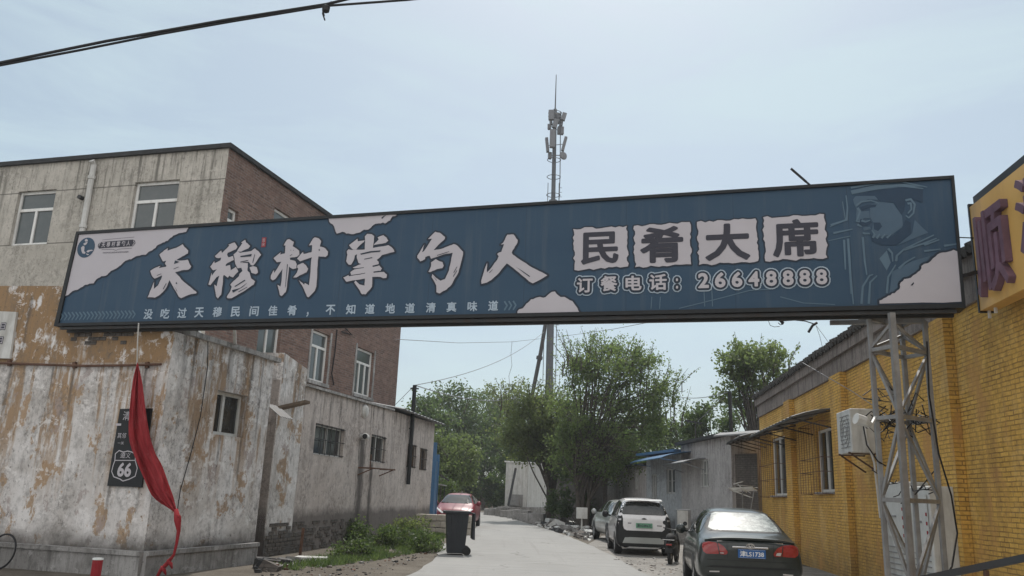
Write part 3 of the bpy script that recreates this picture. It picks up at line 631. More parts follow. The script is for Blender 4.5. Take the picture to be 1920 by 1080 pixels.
m.hexa([e0+NW*.1+zR(uS, 0), W0+DW*uB+NW*.1+zR(uB, 0), W0+DW*uB+DWb*2.5+zR(uB, .1), e0+DWb*1+zR(uS, .1), e0+NW*.1+zR(uS, .06), W0+DW*uB+NW*.1+zR(uB, .06), W0+DW*uB+DWb*2.5+zR(uB, .16), e0+DWb*1+zR(uS, .16)])
m.build('eave', M['concrete'], b3)
m = MB(); a = W0+DW*uB; b = W0+DW*(LW+.25); n_ = 26                                             # grey corrugated sheet over the far end
for i in range(n_):
    f0, f1 = i/n_, (i+1)/n_; o0, o1 = .035*(i % 2), .035*((i+1) % 2)
    za, zb = zB+.1+o0, zB+.1+o1
    x0 = a.lerp(b, f0); x1 = a.lerp(b, f1)
    m.hexa([x0+NW*.38+Vector((0, 0, za-.05)), x1+NW*.38+Vector((0, 0, zb-.05)), x1+DWb*3+Vector((0, 0, zb+.5)), x0+DWb*3+Vector((0, 0, za+.5)), x0+NW*.38+Vector((0, 0, za-.03)), x1+NW*.38+Vector((0, 0, zb-.03)), x1+DWb*3+Vector((0, 0, zb+.52)), x0+DWb*3+Vector((0, 0, za+.52))])
m.build('roof', M['tin'], b3)
for i, h in enumerate(wh): window(b3, W0, DW, NW, h, .12, 'slide', M['offwhite'] if i < 2 else M['wood'], M['glassdark'], .05, bars=(6 if i < 2 else 5, M['darkmetal'], .03))
m = MB()
for i in range(34):
    for j in range(8):
        u = .05+i*.25+(j % 2)*.12
        if u > 7.0 or rr.random() < .12+.055*max(0, j-3)+.02*i: continue
        m.box(W0+DW*(u+.11)+NW*(.036 if u < uS-.1 else .008)+Vector((0, 0, .06+j*.085)), (.225, .03, .07), pi/2-math.atan2(DW.x, DW.y))
m.build('bare_brick', M['brickG'], b3)
# things fixed to the annex
q = hz(676, 819); t = thing('exhaust_pipe', 'white elbow exhaust pipe sticking out between the annex windows', 'pipe', q)
m = MB(); m.tube([q-NW*.05, q+NW*.12, q+NW*.2-DW*.06, q+NW*.21-DW*.2], .085, 14, cap=False); m.tube([q+NW*.21-DW*.2, q+NW*.21-DW*.23], [.1, .1], 14); m.build('pipe', M['offwhite'], t, smooth=True)
m = MB(); m.cyl(q+NW*.21-DW*.225, q+NW*.21-DW*.235, .075, 14); m.build('opening', M['black'], t)
q = hz(682, 771); t = MB(); t.lathe(q, [(.2, 0), (.2, .05), (.14, .11), (0, .13)], 16, NW); tag(t.build('wall_lamp', M['offwhite']), 'round bulkhead lamp under the annex eave', 'lamp')
t = MB(); a, b = hz(672, 877), hz(712, 880); t.bar(a+NW*.45, b+NW*.45, .04); t.bar(a, a+NW*.5, .04); t.bar(b, b+NW*.5, .04); t.bar(a+NW*.45, a-Vector((0, 0, .2)), .03); t.bar(b+NW*.45, b-Vector((0, 0, .2)), .03); c_ = (a+b)/2+NW*.02; t.bar(c_, c_+Vector((0, 0, .42)), .03)
tag(t.build('wall_bracket', M['rust']), 'empty rusty bracket below the exhaust pipe', 'bracket')
q = hz(520, 790); t = MB(); n_ = 9
for i in range(n_):
    a = hz(494, 757)+NW*.05+DW*(i*.07); t.hexa([a+Vector((0, 0, .02*(i % 2))), a+DW*.07+Vector((0, 0, .02*((i+1) % 2))), a+DW*.07+NW*.38-Vector((0, 0, .28-.02*((i+1) % 2))), a+NW*.38-Vector((0, 0, .28-.02*(i % 2))), a+Vector((0, 0, .02*(i % 2)+.008)), a+DW*.07+Vector((0, 0, .02*((i+1) % 2)+.008)), a+DW*.07+NW*.38-Vector((0, 0, .272-.02*((i+1) % 2))), a+NW*.38-Vector((0, 0, .272-.02*(i % 2)))])
tag(t.build('tin_hood', M['darkmetal']), 'small corrugated tin hood in the gap beside the annex end wall', 'hood')
t = MB(); a = hz(512, 766)+NW*.1; b = hz(549, 754)+NW*.3; t.hexa([a, b, b+DW*.3, a+DW*.3]+[x+Vector((0, 0, .06)) for x in (a, b, b+DW*.3, a+DW*.3)]); tag(t.build('plank', M['wood']), 'dark weathered plank jutting from the annex end wall', 'plank')
# black pole on the annex
a = hz(760, 908)+NW*.1; b = V(772, 722, (a.x, a.y), Vector((1, 0, 0))); t = thing('wire_pole', 'thin black pole rising from the annex wall and carrying the lane wires', 'pole', a)
m = MB(); m.tube([a, Vector((a.x, a.y, b.z))], .07, 10); m.build('pole', M['black'], t); poleL = Vector((a.x, a.y, b.z)); poleB = a
m = MB(); m.bar(poleL+Vector((-.15, 0, -.12)), poleL+Vector((.15, 0, -.12)), .05); m.bar(a+Vector((0, 0, .6)), a+Vector((0, 0, .6))-NW*.12, .05); m.bar(a+Vector((0, 0, 1.9)), a+Vector((0, 0, 1.9))-NW*.12, .05); m.build('bracket', M['darkmetal'], t)

# ---------------------------------------------------------------- the banner sign over the lane
ZB = 4.05
BL = G(103, 612, ZB); BR = G(1810, 578, ZB); SU = (BR-BL); SU.z = 0; SU.normalize()
PS = Plane(BL, SU); SN = PS.n
sgn = thing('billboard', 'long blue overhead signboard with white brush lettering spanning the lane', 'signboard', (BL+BR)/2)
crn = [PS.px(*q) for q in ((103, 612), (1810, 578), (1788, 330), (145, 435))]
inr = [PS.px(*q) for q in ((112, 606.5), (1803, 570), (1783, 336), (149, 440))]
TH = .26
m = MB(); m.hexa([PS.pt(c.x, c.y, -TH) for c in inr]+[PS.pt(c.x, c.y, 0) for c in inr]); m.build('panel', M['blue'], sgn)
m = MB()
for i in range(4):
    j = (i+1) % 4; m.hexa([PS.pt(c.x, c.y, -TH-.02) for c in (crn[i], crn[j], inr[j], inr[i])]+[PS.pt(c.x, c.y, .03) for c in (crn[i], crn[j], inr[j], inr[i])])
m.build('frame', M['black'], sgn)
m = MB()
for k in range(14):
    u = crn[0].x+.5+k*(crn[1].x-crn[0].x-1)/13; a = PS.pt(u, -.02, -TH+.05); m.bar(a, a-SN*.0+Vector((0, 0, -.05)), .05)
m.bar(PS.pt(crn[0].x+.1, -.03, -.04), PS.pt(crn[1].x-.1, -.03, -.04), .045); m.bar(PS.pt(crn[0].x+.1, -.045, -TH+.06), PS.pt(crn[1].x-.1, -.045, -TH+.06), .06)
m.build('under_truss', M['darkmetal'], sgn)

def crop(pts, ox, oy, sc): return [(ox+x/sc, oy+y/sc) for x, y in pts]
rj = random.Random(11)
def rough(pts, amp, n=4):
    """break a straight torn edge into small ragged steps (sign metres)"""
    out = []
    for i in range(len(pts)):
        a = Vector(pts[i]); b = Vector(pts[(i+1) % len(pts)]); d = b-a; k = max(1, min(n, int(d.length/.03))); nn = Vector((-d.y, d.x)).normalized() if d.length > 0 else Vector((0, 0))
        for j in range(k): out.append(a+d*(j/k)+nn*(rj.uniform(-amp, amp) if j else 0))
    return out
def clampin(p):
    u = min(max(p.x, .01), 99); return p
# torn white paper corners
torn = [
 [(149, 440.5), (354, 427), (349.5, 435), (339, 437), (325.5, 442), (315, 452), (306, 455), (298, 459), (289, 467), (279, 472.7), (274, 478), (259, 480), (246.7, 486.4), (236, 489), (229.5, 495), (219, 503.5), (209, 508), (202, 515.5), (191, 518), (181.6, 524), (176.4, 531.6), (161, 534), (150, 541), (140.5, 544.6), (131, 551), (122.5, 556)],
 crop([(195, 232), (215, 310), (240, 345), (290, 370), (325, 420), (345, 490), (362, 545), (385, 580), (440, 565), (510, 540), (560, 550), (600, 580), (680, 585), (770, 590), (820, 570), (870, 560), (950, 520), (1000, 490), (1090, 490), (1150, 450), (1180, 410), (1210, 385), (1330, 350), (1420, 330), (1470, 350), (1540, 300), (1580, 285), (1610, 230), (1640, 190), (1725, 165), (1725, 152)], 600, 390, 12),
 crop([(260, 775), (265, 690), (300, 645), (390, 620), (440, 560), (480, 505), (520, 480), (560, 440), (590, 405), (640, 400), (700, 370), (800, 345), (880, 365), (940, 350), (990, 300), (1050, 250), (1090, 225), (1160, 215), (1190, 260), (1230, 300), (1300, 350), (1390, 345), (1450, 380), (1520, 425), (1580, 445), (1610, 490), (1640, 530), (1700, 610), (1765, 735)], 950, 530, 12.8),
 crop([(236, 958), (235, 935), (300, 900), (350, 880), (385, 850), (395, 800), (420, 775), (470, 765), (510, 735), (540, 710), (550, 675), (600, 655), (635, 620), (670, 590), (710, 575), (750, 570), (790, 555), (836, 565), (850, 680), (877, 942)], 1590, 330, 4)]
for k, pts in enumerate(torn):
    poly = rough([PS.px(*p) for p in pts], .010); m = MB()
    PS.polys(m, [poly], .010); cut = [[p for p in poly]]
    dk = [v for v in grow2d([poly], .028)]
    fr = lambda q: (q[0]-inr[0].x)/(inr[1].x-inr[0].x)
    dk = [[Vector((min(max(q[0], .05), inr[1].x+.02), min(max(q[1], inr[0].y-.01), inr[3].y+(inr[2].y-inr[3].y)*fr(q)+.01))) for q in p] for p in dk]
    PS.polys(m, dk, .005, 1)
    if k == 1: PS.polys(m, strip2d([PS.px(*p) for p in crop([(1395, 240), (1440, 200), (1480, 172)], 600, 390, 12)], .014, .005), .014, 1)
    if k == 3: PS.polys(m, [[PS.px(*p) for p in crop([(467, 823), (490, 798), (494, 806), (483, 822)], 1590, 330, 4)]], .014, 1)
    m.build('torn_paper', [M['paper'], M['navy']], sgn)
# brush lettering
T9 = 9.0
chars = {
 '天': (265, 450, 9, [[(315, 250), (400, 175), (455, 140), (450, 185), (600, 135), (705, 75), (730, 115), (800, 185), (795, 230), (700, 280), (625, 325), (600, 345), (660, 352), (790, 335), (815, 390), (850, 450), (830, 485), (800, 505), (690, 515), (580, 548), (640, 610), (700, 685), (800, 770), (880, 835), (940, 885), (935, 905), (820, 925), (680, 985), (640, 960), (560, 820), (485, 680), (440, 790), (390, 860), (320, 930), (240, 975), (115, 970), (180, 820), (225, 710), (220, 830), (290, 770), (345, 660), (360, 600), (235, 655), (190, 610), (160, 525), (250, 470), (330, 440), (305, 480), (430, 455), (430, 430), (405, 405), (430, 350), (375, 365), (350, 320)]],
   [[(578, 348), (655, 375), (563, 410)], [(270, 600), (345, 570), (350, 578), (280, 606)], [(375, 830), (430, 730), (437, 738), (385, 838)], [(550, 492), (640, 455), (642, 462), (556, 498)], [(565, 780), (620, 870), (612, 872)], [(590, 730), (605, 715), (618, 740), (600, 748)]]),
 '穆': (380, 445, 9, [[(215, 320), (320, 225), (335, 270), (460, 140), (440, 130), (545, 90), (595, 165), (570, 205), (430, 265), (420, 300), (420, 340), (345, 340), (265, 355), (235, 345)],
   [(330, 300), (420, 300), (440, 340), (520, 320), (535, 385), (430, 435), (400, 460), (395, 490), (470, 470), (480, 560), (570, 500), (610, 580), (520, 680), (455, 650), (435, 685), (375, 640), (355, 650), (345, 800), (320, 970), (265, 1035), (235, 1000), (205, 800), (245, 830), (290, 650), (240, 680), (140, 810), (105, 800), (160, 600), (165, 650), (250, 540), (185, 560), (135, 500), (205, 405), (210, 440), (310, 390)],
   [(600, 215), (680, 100), (655, 95), (725, 45), (740, 90), (810, 150), (780, 190), (660, 245), (590, 240)],
   [(530, 290), (590, 240), (640, 265), (830, 235), (890, 190), (950, 240), (995, 300), (940, 370), (910, 420), (860, 480), (820, 470), (790, 420), (700, 425), (650, 440), (660, 520), (600, 530), (560, 450), (545, 350)],
   [(650, 430), (770, 440), (770, 500), (765, 570), (800, 600), (815, 660), (830, 700), (890, 745), (870, 800), (780, 860), (700, 915), (600, 970), (500, 1030), (430, 1030), (415, 1010), (480, 900), (500, 840), (475, 800), (530, 740), (620, 660), (630, 620), (680, 570), (660, 510)],
   [(800, 510), (860, 490), (920, 510), (940, 600), (905, 625), (830, 600)]],
   [[(645, 320), (840, 285), (830, 325), (650, 340)], [(645, 415), (790, 385), (760, 405), (650, 430)], [(545, 830), (720, 720), (730, 735), (560, 840)], [(505, 895), (640, 860), (770, 765), (690, 840), (520, 940)], [(605, 525), (660, 520), (650, 570), (615, 600)], [(850, 430), (885, 290), (893, 292), (860, 440)], [(610, 920), (760, 840), (762, 848), (616, 930)]]),
 '村': (500, 440, 9, [[(295, 185), (350, 90), (385, 80), (465, 125), (445, 200), (555, 275), (560, 340), (520, 375), (400, 395), (405, 430), (490, 450), (515, 500), (510, 570), (450, 585), (405, 560), (385, 540), (375, 650), (350, 880), (330, 970), (260, 1040), (230, 1020), (190, 850), (240, 880), (260, 760), (275, 580), (205, 680), (150, 755), (110, 775), (75, 745), (80, 690), (130, 600), (135, 650), (255, 460), (180, 470), (125, 400), (245, 300), (235, 340), (315, 320), (320, 270), (325, 185)],
   [(720, 185), (790, 70), (820, 50), (890, 70), (925, 110), (905, 205), (980, 225), (1040, 290), (1035, 350), (1000, 380), (880, 370), (870, 450), (860, 650), (845, 880), (820, 950), (715, 1060), (690, 1050), (640, 930), (550, 770), (640, 850), (650, 820), (720, 860), (740, 700), (755, 480), (770, 385), (570, 455), (520, 410), (620, 295), (630, 330), (765, 300), (775, 180)],
   [(530, 515), (620, 480), (670, 520), (708, 580), (680, 640), (590, 680), (510, 725), (455, 725), (520, 640), (540, 580), (520, 550)]],
   [[(885, 255), (905, 250), (905, 275), (890, 278)], [(355, 500), (366, 505), (330, 880), (320, 900)], [(405, 268), (420, 258), (424, 272)], [(455, 262), (470, 265), (462, 280)], [(400, 355), (440, 335), (442, 343), (404, 363)]]),
 '掌': (630, 430, 8.308, [[(210, 250), (340, 150), (345, 190), (455, 175), (440, 200), (350, 280), (320, 320), (270, 320), (230, 280)],
   [(455, 115), (490, 75), (560, 80), (600, 110), (590, 220), (575, 310), (455, 330), (460, 200)],
   [(590, 250), (670, 160), (655, 130), (745, 95), (790, 130), (820, 180), (780, 215)],
   [(175, 345), (200, 315), (270, 325), (440, 320), (560, 295), (720, 270), (820, 250), (890, 300), (915, 355), (720, 405), (680, 450), (640, 480), (670, 510), (670, 545), (570, 570), (580, 590), (680, 565), (720, 610), (700, 650), (590, 660), (590, 680), (750, 665), (800, 710), (790, 760), (740, 765), (700, 745), (570, 745), (565, 900), (470, 1015), (410, 1015), (380, 960), (290, 830), (310, 800), (370, 860), (450, 880), (455, 770), (300, 795), (170, 820), (120, 755), (200, 715), (205, 735), (460, 690), (460, 680), (240, 715), (230, 670), (290, 630), (440, 605), (440, 595), (300, 610), (265, 600), (400, 545), (360, 530), (330, 450), (335, 390), (300, 410), (285, 480), (240, 555), (205, 555), (165, 500), (185, 400)]],
   [[(380, 385), (540, 345), (705, 332), (690, 355), (560, 365), (400, 400)], [(445, 465), (575, 437), (570, 450), (450, 475)]]),
 '勺': (770, 425, 8, [[(265, 190), (375, 80), (395, 90), (440, 95), (520, 160), (515, 190), (460, 240), (350, 355), (470, 335), (560, 300), (650, 265), (700, 285), (790, 380), (790, 420), (750, 580), (720, 690), (660, 790), (620, 870), (540, 950), (490, 970), (440, 1005), (390, 985), (390, 890), (320, 760), (330, 715), (400, 780), (455, 815), (520, 790), (580, 660), (610, 520), (635, 395), (500, 420), (310, 485), (290, 440), (225, 460), (220, 490), (150, 525), (105, 470), (105, 440), (160, 350), (210, 270), (175, 385), (200, 375), (240, 320), (325, 185)],
   [(310, 540), (380, 490), (430, 520), (480, 535), (500, 590), (480, 625), (400, 640), (300, 685), (270, 680), (310, 600)]],
   [[(400, 432), (580, 375), (582, 382), (405, 440)], [(648, 690), (700, 600), (704, 606), (656, 698)], [(640, 750), (700, 655), (704, 662), (648, 756)], [(335, 740), (400, 810), (395, 815)]]),
 '人': (895, 430, 9, [[(400, 260), (440, 230), (510, 95), (615, 92), (685, 185), (680, 230), (640, 290), (585, 395), (600, 430), (700, 500), (880, 620), (1050, 710), (1185, 780), (1120, 820), (940, 915), (880, 885), (700, 730), (560, 620), (500, 580), (440, 650), (370, 740), (240, 860), (170, 900), (75, 925), (70, 880), (110, 740), (170, 570), (165, 730), (200, 700), (340, 520), (365, 460), (340, 420), (370, 395), (410, 385), (440, 300), (455, 255)]],
   [[(660, 640), (780, 715), (900, 800), (880, 805), (770, 725)], [(205, 735), (260, 680), (265, 686), (212, 742)]])}
for ch, (ox, oy, sc, ps, hs_) in chars.items():
    pl = [rough([PS.px(*q) for q in crop(p, ox, oy, sc)], .004, 3) for p in ps]; m = MB()
    PS.polys(m, pl, .014); PS.polys(m, grow2d(pl, .030), .007, 1); PS.polys(m, [[PS.px(*q) for q in crop(h, ox, oy, sc)] for h in hs_], .019, 1)
    o = m.build('brush_character', [M['paper'], M['navy']], sgn)
# red seal
c = PS.px(495, 454.5); m = MB(); w_, h_ = .042, .085
PS.polys(m, [rough([(c.x-w_, c.y-h_), (c.x+w_, c.y-h_), (c.x+w_, c.y+h_), (c.x-w_, c.y+h_)], .006)], .007)
PS.text(m, '舌', c.x, c.y+.036, .027, .029, .012, 1); PS.text(m, '尖', c.x, c.y-.036, .027, .029, .012, 1); m.build('seal', [M['seal'], M['paper']], sgn)
# slogan
sl_ = [('没', 278.5, 589), ('吃', 310, 588), ('过', 342, 587), ('天', 374, 586), ('穆', 408, 585), ('民', 442, 584.5), ('间', 477, 583.5), ('佳', 512, 582.7), ('肴', 548, 582), ('，', 577, 589.5), ('不', 620, 581), ('知', 658, 580), ('道', 694, 579.3), ('地', 732, 578.5), ('道', 769, 577.8), ('清', 808, 576.8), ('真', 847, 575.6), ('味', 886, 574.5), ('道', 925, 573.3)]
for ch, x, y in sl_:
    m = MB(); c = PS.px(x, y); up = (PS.px(x, y-9.3)-c).length
    if ch == '，': PS.text(m, ch, c.x, c.y, .018, .04, .007, 0, .02)
    else: PS.text(m, ch, c.x, c.y, up*1.0, up, .007, 0, .025)
    m.build('slogan_character', M['slog'], sgn)
m = MB()
def chev(x, y, h):
    a = PS.px(x, y-h); b = PS.px(x+5, y); c = PS.px(x+.3, y+h); PS.polys(m, strip2d([a, b, c], .012), .006)
for k in range(20): chev(114+k*7.1, 593-k*.2, 7)
for k in range(3): chev(946+k*8.2, 573-k*.3, 8)
m.build('chevrons', M['blue2'], sgn)
# four paper squares with dark characters
o4 = (1040, 370, 3.4286)
for ch, q4, (cx, cy), hh in (('民', ((120, 205), (465, 185), (472, 445), (128, 468)), (291, 327), 103), ('肴', ((510, 185), (868, 160), (878, 432), (518, 450)), (688, 305), 116), ('大', ((915, 160), (1290, 137), (1308, 410), (928, 435)), (1110, 288), 118), ('席', ((1340, 130), (1732, 110), (1752, 388), (1355, 412)), (1548, 262), 120)):
    pl = rough([PS.px(*p) for p in crop(q4, *o4)], .018, 14); m = MB()
    PS.polys(m, [pl], .010, 0); PS.polys(m, grow2d([pl], .022), .005, 1)
    c = PS.px(*crop([(cx, cy)], *o4)[0]); u_ = (PS.px(*crop([(cx, cy-hh)], *o4)[0])-c).length
    PS.text(m, ch, c.x, c.y, u_*1.12, u_, .015, 2, .033); m.build('paper_tile', [M['paper'], M['navy'], M['ink']], sgn)
# order line and number
for ch, x, y, hh in [('订', 195, 567, 50), ('餐', 350, 556, 52), ('电', 508, 553, 50), ('话', 665, 547, 54), ('：', 787, 556, 36)]+[(d, x, 537-i*3.4, 52) for i, (d, x) in enumerate(zip('26648888', (957, 1064, 1172, 1280, 1392, 1500, 1607, 1715)))]:
    m = MB(); c = PS.px(*crop([(x, y)], *o4)[0]); u_ = (PS.px(*crop([(x, y-hh)], *o4)[0])-c).length*.94
    dg = ch.isdigit(); wd = u_*.66 if dg else (u_*.2 if ch == '：' else u_*1.05)
    lift_ = .0004*int(x % 7); PS.text(m, ch, c.x, c.y, wd, u_, .020+lift_, 0, .026 if not dg else .035, [(.038, 1, .0145+lift_), (.055, 2, .009+lift_)])
    m.build('order_line_character', [M['paper'], M['navy'], M['slog']], sgn)
# emblem and name plate
m = MB(); S12 = (120, 430, 12)
E_ = lambda pts: [PS.px(*p) for p in crop(pts, *S12)]
cc = PS.px(*crop([(508, 415)], *S12)[0]); rx = (PS.px(*crop([(705, 400)], *S12)[0])-cc).length
cir = lambda r, ox=0, oy=0, n=28, ky=1.0: [(cc.x+ox+cos(2*pi*k/n)*r, cc.y+oy+sin(2*pi*k/n)*r*ky) for k in range(n)]
PS.polys(m, [cir(rx)], .014, 1)
for pts in ([(480, 250), (520, 220), (550, 240), (555, 275), (500, 285)], [(450, 330), (530, 290), (550, 300), (520, 345), (480, 370)], [(400, 420), (450, 375), (480, 400), (470, 500), (500, 520), (490, 560), (430, 545), (410, 490)], [(520, 510), (560, 475), (650, 465), (670, 485), (600, 500), (560, 530)], [(515, 550), (580, 570), (560, 590), (520, 570)]): PS.polys(m, [E_(pts)], .019, 0)
PS.polys(m, [E_([(790, 330), (840, 290), (1560, 235), (1610, 260), (1620, 320), (1560, 385), (870, 430), (800, 440), (770, 380)])], .014, 2)
for i, ch in enumerate('天穆村掌勺人'):
    c = PS.px(*crop([(905+i*112, 352-i*7.5)], *S12)[0]); PS.text(m, ch, c.x, c.y, .036, .047, .019, 0, .02)
for s_ in ([(800, 385), (825, 320), (850, 300)], [(1580, 260), (1600, 310), (1560, 370)]): PS.polys(m, strip2d(E_(s_), .006), .019, 0)
PS.polys(m, strip2d(E_([(870, 245), (1200, 212), (1590, 180)]), .003), .014, 2); PS.polys(m, strip2d(E_([(860, 462), (1120, 455), (1180, 478), (1240, 450), (1540, 430)]), .003), .014, 2)
c = PS.px(*crop([(1170, 522)], *S12)[0]); PS.text(m, 'TIANMUCUNZHANGSHAOREN', c.x, c.y, .27, .014, .014, 2)
m.build('emblem', [M['paper'], M['blue'], M['ink']], sgn)
# pale line drawing of a man in profile
m = MB(); K4 = (1590, 330, 4); ln = lambda pts, w0=.012, w1=None, mi=0, off=.009: PS.polys(m, strip2d([PS.px(*p) for p in crop(pts, *K4)], w0, w1), off, mi)
fl = lambda pts, mi=1, off=.005: PS.polys(m, [[PS.px(*p) for p in crop(pts, *K4)]], off, mi)
fl([(165, 215), (240, 195), (340, 205), (405, 300), (412, 380), (330, 440), (195, 462), (178, 405), (190, 350), (165, 310)]); fl([(38, 175), (65, 142), (210, 146), (228, 180), (150, 176), (72, 204), (62, 245), (45, 210)]); fl([(64, 246), (92, 268), (160, 262), (163, 318), (120, 316), (86, 344), (60, 322)]); fl([(112, 388), (165, 380), (172, 400), (120, 410)]); fl([(112, 430), (160, 424), (165, 440), (120, 444)])
fl([(500, 330), (560, 390), (600, 425), (370, 520), (480, 430)]); fl([(235, 620), (290, 560), (320, 650), (290, 710)], 0); fl([(330, 720), (480, 640), (620, 600), (540, 700), (420, 770), (390, 800), (380, 850), (310, 880)]); fl([(20, 110), (200, 70), (420, 60), (580, 80), (400, 85), (200, 105), (30, 140)], 0)
for pts in ([(40, 150), (200, 110), (380, 85), (560, 100), (560, 200), (500, 180), (430, 170), (420, 260), (400, 290), (340, 200), (240, 195), (200, 150), (70, 150)], [(95, 320), (130, 345), (165, 335), (180, 350), (140, 375), (80, 365)], [(190, 350), (240, 350), (255, 380), (225, 415), (195, 400)], [(165, 430), (200, 470), (330, 455), (400, 395), (430, 330), (470, 350), (470, 440), (360, 520), (250, 520), (180, 490)], [(90, 235), (150, 215), (215, 215), (205, 235), (150, 240), (110, 262)]): fl(pts, 2, .0065)
for pts in ([(20, 90), (200, 60), (400, 45), (590, 85)], [(30, 130), (200, 100), (380, 75), (560, 95)], [(60, 225), (100, 195), (170, 185), (230, 205)], [(70, 240), (90, 265), (75, 310), (62, 340), (85, 345)], [(100, 335), (130, 345), (160, 335)], [(70, 365), (100, 380)], [(110, 430), (160, 435)], [(185, 465), (200, 440), (180, 410)], [(215, 470), (235, 440)], [(250, 468), (275, 440)], [(290, 465), (320, 440)], [(430, 185), (470, 175), (500, 215), (490, 280), (455, 315), (435, 300)], [(445, 210), (470, 205), (475, 250), (450, 280)], [(360, 640), (365, 600), (420, 550), (640, 445)], [(420, 555), (560, 510), (660, 470)], [(570, 520), (680, 480)], [(570, 565), (690, 550)], [(300, 545), (330, 580), (335, 640)], [(290, 880), (300, 760), (355, 670)], [(380, 695), (430, 650), (500, 610)], [(100, 960), (110, 830), (160, 750), (185, 740)], [(155, 960), (165, 800), (215, 750)], [(0, 470), (20, 760), (40, 960)], [(110, 460), (125, 640), (140, 740)], [(-130, 370), (-10, 330), (-5, 240), (-15, 150)], [(-110, 430), (30, 400)], [(720, 525), (820, 510)], [(-30, 480), (-20, 700)]):
    ln(pts, .015, .008)
K5 = (1040, 370, 3.4286)
for pts in ([(800, 715), (1100, 640), (1250, 600), (1400, 590)], [(960, 600), (965, 700)], [(1010, 590), (1015, 700)], [(625, 640), (620, 715)], [(680, 640), (675, 715)], [(1760, 280), (1900, 250)], [(1880, 270), (1905, 620)], [(1770, 190), (1870, 150), (1850, 30)], [(1450, 640), (1600, 680), (1800, 690)]): PS.polys(m, strip2d([PS.px(*p) for p in crop(pts, *K5)], .006), .006, 0)
m.build('portrait_drawing', [M['blue2'], M['blue3'], M['blue4']], sgn)
# flood lamp arm on top of the sign
t = thing('lamp_arm', 'slim dark floodlight bar sticking up behind the top edge of the signboard', 'lamp', PS.pt(*PS.px(1538, 346), -.3))
a = PS.pt(*PS.px(1542, 350), -.3); b = P(1484, 317, a.y+.25); m = MB(); m.bar(a, b, .04, .03); m.build('arm', M['wire'], t)
m = MB(); c = a.lerp(b, .5); m.bar(c, b, .05, .035); m.build('lamp', M['wire'], t)
# angle stays that carry the left end on the roof of the low building
for x in (420, 340, 205):
    q = PS.px(x, 600); a = PS.pt(q.x, .1, -TH-.02)
    if x > 330: b = A0+DL*1.2+DF*(.25 if x < 400 else -.02)+Vector((0, 0, 4.03)); b = Vector((b.x, b.y, 4.06)); b = A0+DL*1.2+DF*.3+Vector((0, 0, 4.07)) if x == 340 else A0+DL*2.0+DF*.15+Vector((0, 0, 4.07))
    else: b = a-SN*.9+Vector((0, 0, .1))
    t = MB(); t.bar(a, b, .05); t.bar(a, a+Vector((0, 0, .9)), .05); tag(t.build('sign_stay', M['offwhite']), {420: 'pale angle stay from the signboard to the flat roof, nearest the lane', 340: 'pale angle stay behind the signboard at the flat roof corner', 205: 'pale angle stay pinning the signboard to the ochre parapet'}[x], 'stay', 'stays behind the signboard')

# ---------------------------------------------------------------- lattice tower under the right end
lt = thing('lattice_tower', 'grey steel lattice tower carrying the right end of the signboard', 'tower', G(1712, 1120))
zb_, ztp = 0, ZB-.06
def leg(x0, y0, x1, y1, Y):
    a = P(x0, y0, Y); b = P(x1, y1, Y); d = (b-a)/(b.z-a.z); return a+d*(ztp-a.z), a+d*(0-a.z)
LG = [leg(1629, 590, 1664, 1070, 10.75), leg(1672, 595, 1709, 1075, 10.4), leg(1733, 600, 1772, 1065, 10.8), leg(1690, 610, 1722, 1020, 11.2)]
for a, b in LG: m = MB(); m.bar(a, b, .072 if (a, b) == LG[1] else .055); m.build('leg', M['galv'], lt)
at = lambda i, z: LG[i][0].lerp(LG[i][1], (ztp-z)/ztp)
zl = [3.55, 2.65, 1.62, .55]
for z in zl:
    m = MB()
    for i in range(4): m.bar(at(i, z), at((i+1) % 4, z), .05)
    m.build('cross_member', M['galv'], lt)
zz = [ztp-.1]+zl+[0.05]
for k in range(len(zz)-1):
    m = MB()
    for i in range(4):
        j = (i+1) % 4; a, b = (i, j) if (k+i) % 2 else (j, i); m.bar(at(a, zz[k]-.03), at(b, zz[k+1]+.03), .036)
    m.build('brace', M['galv'], lt)
m = MB()
for i in (0, 3): m.bar(at(i, ztp), PS.pt(*PS.px(1700, 560), -TH-.1)+SU*(.5 if i else -.3), .05)
m.bar(at(2, ztp), at(2, ztp)-SU*1.2, .06); m.bar(at(0, ztp), at(3, ztp), .06); m.build('head_beam', M['galv'], lt)

# ---------------------------------------------------------------- long yellow building on the right
YA = radians(7); DY = Vector((sin(YA), cos(YA), 0)); Y0 = G(1520, 1063); Y0.z = 0; Y0 = Y0-DY*34; NY = facing(DY, Vector((-1, 0, 0))); LY = (V(1424, 800, Y0, DY)-Y0).dot(DY)
PY = Plane(Y0, -DY, n=NY)                 # u grows towards the viewer
yq = lambda x, y, o=0: V(x, y, Y0+NY*o, DY)
uy = lambda x, y: (V(x, y, Y0, DY)-Y0).dot(DY)
b4 = thing('yellow_building', 'long yellow painted brick building with pilasters, grey frieze and tiled eave', 'building', (Y0.x+5, Y0.y+30, 0))
yw = [hole(Y0, DY, (1529, 808), (1564, 797), (1534, 924), (1566, 921)), hole(Y0, DY, (1446, 822), (1474, 815), (1448, 930), (1474, 928)), hole(Y0, DY, (1762, 725), (1782, 718), (1762, 788), (1783, 779))]
m = MB(); wall_face(m, Y0, DY, LY, 0, 4.4, 4.4, yw, NY, .2); q0 = Y0+DY*LY; m.quad(q0, q0-NY*7, q0-NY*7+Vector((0, 0, 5.1)), q0+Vector((0, 0, 5.1))); m.build('wall', M['brickY'], b4)
